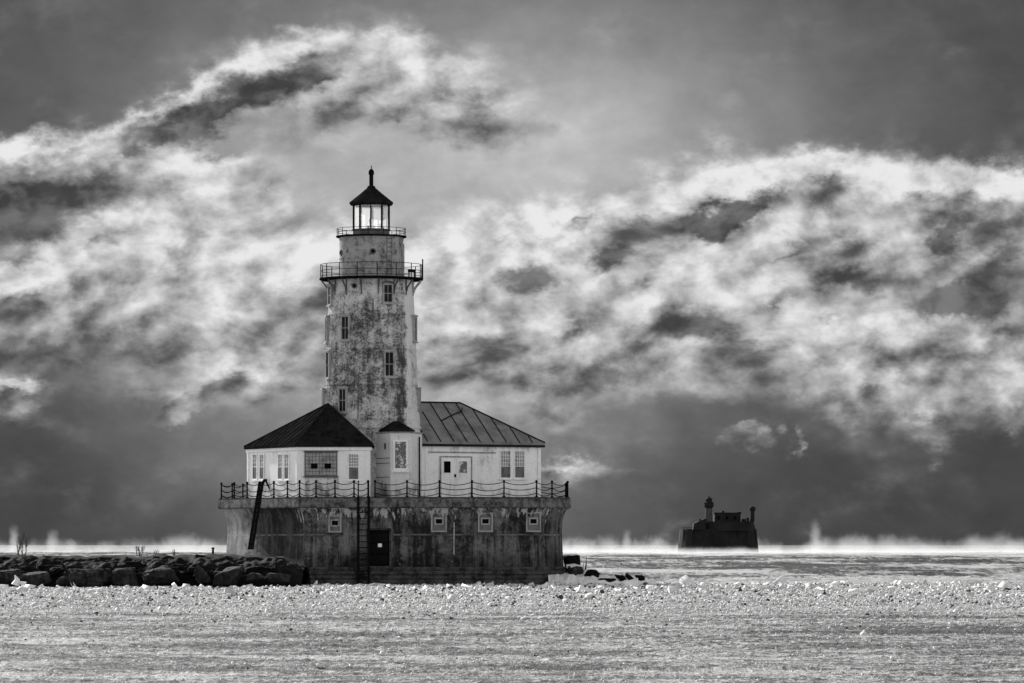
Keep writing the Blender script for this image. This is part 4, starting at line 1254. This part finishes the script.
# ------------------------------------------------------------------ far intake crib
CY = 1605.0; cs_ = CY / F
def cx(px): return Xp(px, CY)
def cz(py): return Zp(py, CY)
cr = thing('intake_crib', (cx(719), CY, 0), 'dark water intake crib island with small tower far out on the lake', 'crib')
bm = NB()
ring = lambda p0, p1, z0, z1, k=.04: loft(bm, [Vector((cx(p0) + (cx(p1) - cx(p0)) * (.5 - .5 * math.cos(q)), CY + 13 - 13 * math.sin(q))) for q in np.linspace(0.0001, 2 * math.pi, 33)[:-1]], [(-.9, z0), (0, z1)])
ring(681, 758.5, -1, cz(529)); obj('caisson', bm, 'cribmat', cr)
bm = NB(); ring(697, 755.5, cz(531), cz(521.5)); obj('upper_wall', bm, 'cribmat', cr)
bm = NB()
hexa(bm, [(cx(693), CY, cz(530)), (cx(706), CY, cz(530)), (cx(706), CY + 10, cz(530)), (cx(693), CY + 10, cz(530)), (cx(694), CY, cz(523.5)), (cx(705), CY, cz(518.5)), (cx(705), CY + 10, cz(518.5)), (cx(694), CY + 10, cz(523.5))])
obj('shed', bm, 'cribmat', cr)
bm = NB(); box(bm, cx(715), cx(741), CY + 3, CY + 18, cz(523), cz(513.6)); 
box(bm, cx(714.3), cx(742), CY + 2.6, CY + 18.4, cz(513.5), cz(512.4)); box(bm, cx(722.5), cx(725), CY + 6, CY + 9, cz(512.3), cz(510.6)); box(bm, cx(738), cx(742), CY + 6, CY + 9, cz(512.3), cz(511.8))
obj('crib_house', bm, 'cribmat', cr)
bm = NB(); r = 3.7 * cs_; lathe(bm, cx(709.3), CY + 4, [(r * 1.1, cz(523)), (r, cz(515))], 16); lathe(bm, cx(709.3), CY + 4, [(r * .99, cz(514.9)), (r * .9, cz(508.5))], 16); tower_ = obj('crib_tower', bm, 'cribpale', cr)
bm = NB(); lathe(bm, cx(709.3), CY + 4, [(r * .9, cz(508.4)), (r * 1.35, cz(505.6)), (r * 1.35, cz(502.2)), (r * .9, cz(501.8)), (r * .9, cz(499.3)), (r * 1.1, cz(499)), (r * .2, cz(496.8)), (0, cz(495))], 16); obj('lantern', bm, 'cribmat', tower_)
bm = NB()
rs_ = random.Random(4)
for k in range(7):
    q = 683 + k * 2.2; tube(bm, [(cx(q), CY + 3, cz(529.2)), (cx(q), CY + 3, cz(527.4))], .06, 4)
tube(bm, [(cx(683), CY + 3, cz(527.5)), (cx(696.5), CY + 3, cz(527.5))], .06, 4)
for k in range(9):
    q = 722 + k * 4; tube(bm, [(cx(q), CY + 1, cz(521.6)), (cx(q), CY + 1, cz(519.8))], .06, 4)
tube(bm, [(cx(721), CY + 1, cz(519.9)), (cx(755), CY + 1, cz(519.9))], .06, 4)
obj('railing', bm, 'cribmat', cr)
for (q0, q1, p0, p1) in ((717.5, 720, 516, 519.5), (726, 728.5, 516, 519.5), (734, 736.5, 516, 519.5)):
    bm = NB(); box(bm, cx(q0), cx(q1), CY + 2.9, CY + 2.99, cz(p1), cz(p0)); obj('window', bm, 'dark', cr)
for (q0, q1, p0) in ((743, 746.5, 518.8), (747.5, 749.5, 517.6), (699, 702, 519.2)):
    bm = NB(); box(bm, cx(q0), cx(q1), CY + 4, CY + 7, cz(523), cz(p0)); obj('deck_house', bm, 'cribmat', cr)
bm = NB()
for k in range(9):
    q = 684 + k * 9; box(bm, cx(q), cx(q) + .5, CY - .55 + 13 - 13 * math.sqrt(max(0, 1 - ((q - 719.5) / 39.0) ** 2)), CY + 13, cz(549), cz(530))
obj('buttress', bm, 'cribmat', cr)
bm = NB(); lathe(bm, cx(753), CY + 4, [(.75, cz(522)), (.75, cz(511)), (1.1, cz(510.5)), (1.15, cz(507.5)), (.6, cz(506.3)), (0, cz(506))], 12); obj('beacon_post', bm, 'cribmat', cr)

# ------------------------------------------------------------------ sea smoke over the open lake
def smoke(name, x0, x1, y0, y1, h, base_h, var, dens, seed, label, plume):
    m = bpy.data.materials.new(name); m.use_nodes = True
    t = NT(m.node_tree); t.n.clear()
    out = t.node('ShaderNodeOutputMaterial'); pv = t.node('ShaderNodeVolumePrincipled')
    pv.inputs['Color'].default_value = (.95, .95, .95, 1); pv.inputs['Anisotropy'].default_value = .35
    t.l.new(pv.outputs[0], out.inputs['Volume'])
    p = t.node('ShaderNodeNewGeometry').outputs['Position']; s = t.sep(p)
    k = 1.0 / base_h
    big = t.noise(t.vmath('ADD', t.vmath('MULTIPLY', p, (k * .16, k * .02, 0)), (seed, seed * 2, 0)), 1.0, 3, .6)
    wis = t.noise(t.vmath('MULTIPLY', p, (k * .8, k * .05, k * .5)), 1.0, 5, .62, .6)
    top = t.mul(base_h, t.add(t.ramp(big, .3, .72, .8, 1.0 + var * .7, False), t.mul(t.sub(wis, .5), 3.0)))
    dn = t.ramp(t.sub(top, s[2]), 0.0, base_h * 2.4)
    for (px, z_, w_) in plume:
        dx = t.math('ABSOLUTE', t.sub(t.add(s[0], t.mul(t.sub(wis, .5), w_ * 3)), px))
        pl = t.mul(t.ramp(dx, w_, w_ * .2, 0, .55), t.ramp(s[2], z_, z_ * .4))
        dn = t.math('MAXIMUM', dn, pl)
    t.put(pv.inputs['Density'], t.mul(dn, dens))
    m.cycles.volume_step_rate = 0.15
    M[name] = m
    bm = NB(); box(bm, x0, x1, y0, y1, -.35, h)
    o = obj(name, bm, name, origin=((x0 + x1) / 2, (y0 + y1) / 2, 0))
    tag(o, label, 'steam', kind='stuff')
    return o
smoke('sea_smoke', -300, 300, 1640, 1720, 16, 3.2, 2.4, .012, 3.1, 'white sea smoke along the horizon of the open lake',
      [])
for (px, zt_p, w_, sd_, lb_) in ((816, 13.0, 2.0, 1.0, 'tall thin plume of steam rising right of the far crib'), (14, 10.5, 1.9, 2.0, 'plume of steam by the tallest bare shrub at the left'),
                     (52, 8.5, 2.0, 3.0, 'faint low puff of steam right of the tallest bare shrub'), (627, 8.5, 2.0, 4.0, 'low puff of steam between the lighthouse base and the far crib')):
    x0 = Xp(px, 1600)
    m = bpy.data.materials.new('steam_plume'); m.use_nodes = True
    t = NT(m.node_tree); t.n.clear()
    out = t.node('ShaderNodeOutputMaterial'); pv = t.node('ShaderNodeVolumePrincipled')
    pv.inputs['Color'].default_value = (.95, .95, .95, 1); pv.inputs['Anisotropy'].default_value = .35
    t.l.new(pv.outputs[0], out.inputs['Volume'])
    p = t.node('ShaderNodeNewGeometry').outputs['Position']; q = t.sep(p)
    wob = t.mul(t.sub(t.noise(t.vmath('ADD', t.vmath('MULTIPLY', p, (.12, .12, .16)), (sd_ * 7, 0, 0)), 1.0, 3, .6), .5), w_ * 2.2)
    dx = t.sub(t.add(q[0], wob), x0); dy = t.sub(q[1], 1600.0)
    rr_ = t.math('SQRT', t.add(t.mul(dx, dx), t.mul(dy, dy)))
    dn = t.mul(t.ramp(rr_, w_ * 1.2, w_ * .1), t.ramp(t.add(q[2], t.mul(wob, .8)), zt_p, zt_p * .25))
    t.put(pv.inputs['Density'], t.mul(dn, .16))
    M['plume%d' % int(sd_)] = m
    bm = NB(); box(bm, x0 - w_ * 2, x0 + w_ * 2, 1600 - w_ * 2, 1600 + w_ * 2, -.3, zt_p + 2)
    tag(obj('steam_plume', bm, 'plume%d' % int(sd_), origin=(x0, 1600, 0)), lb_, 'steam plume', 'plumes of steam over the lake')
smoke('low_steam', -60, 300, 1100, 1575, 6, 1.0, 2.6, .0036, 8.7, 'thin low steam drifting on the water in front of the far crib', [])
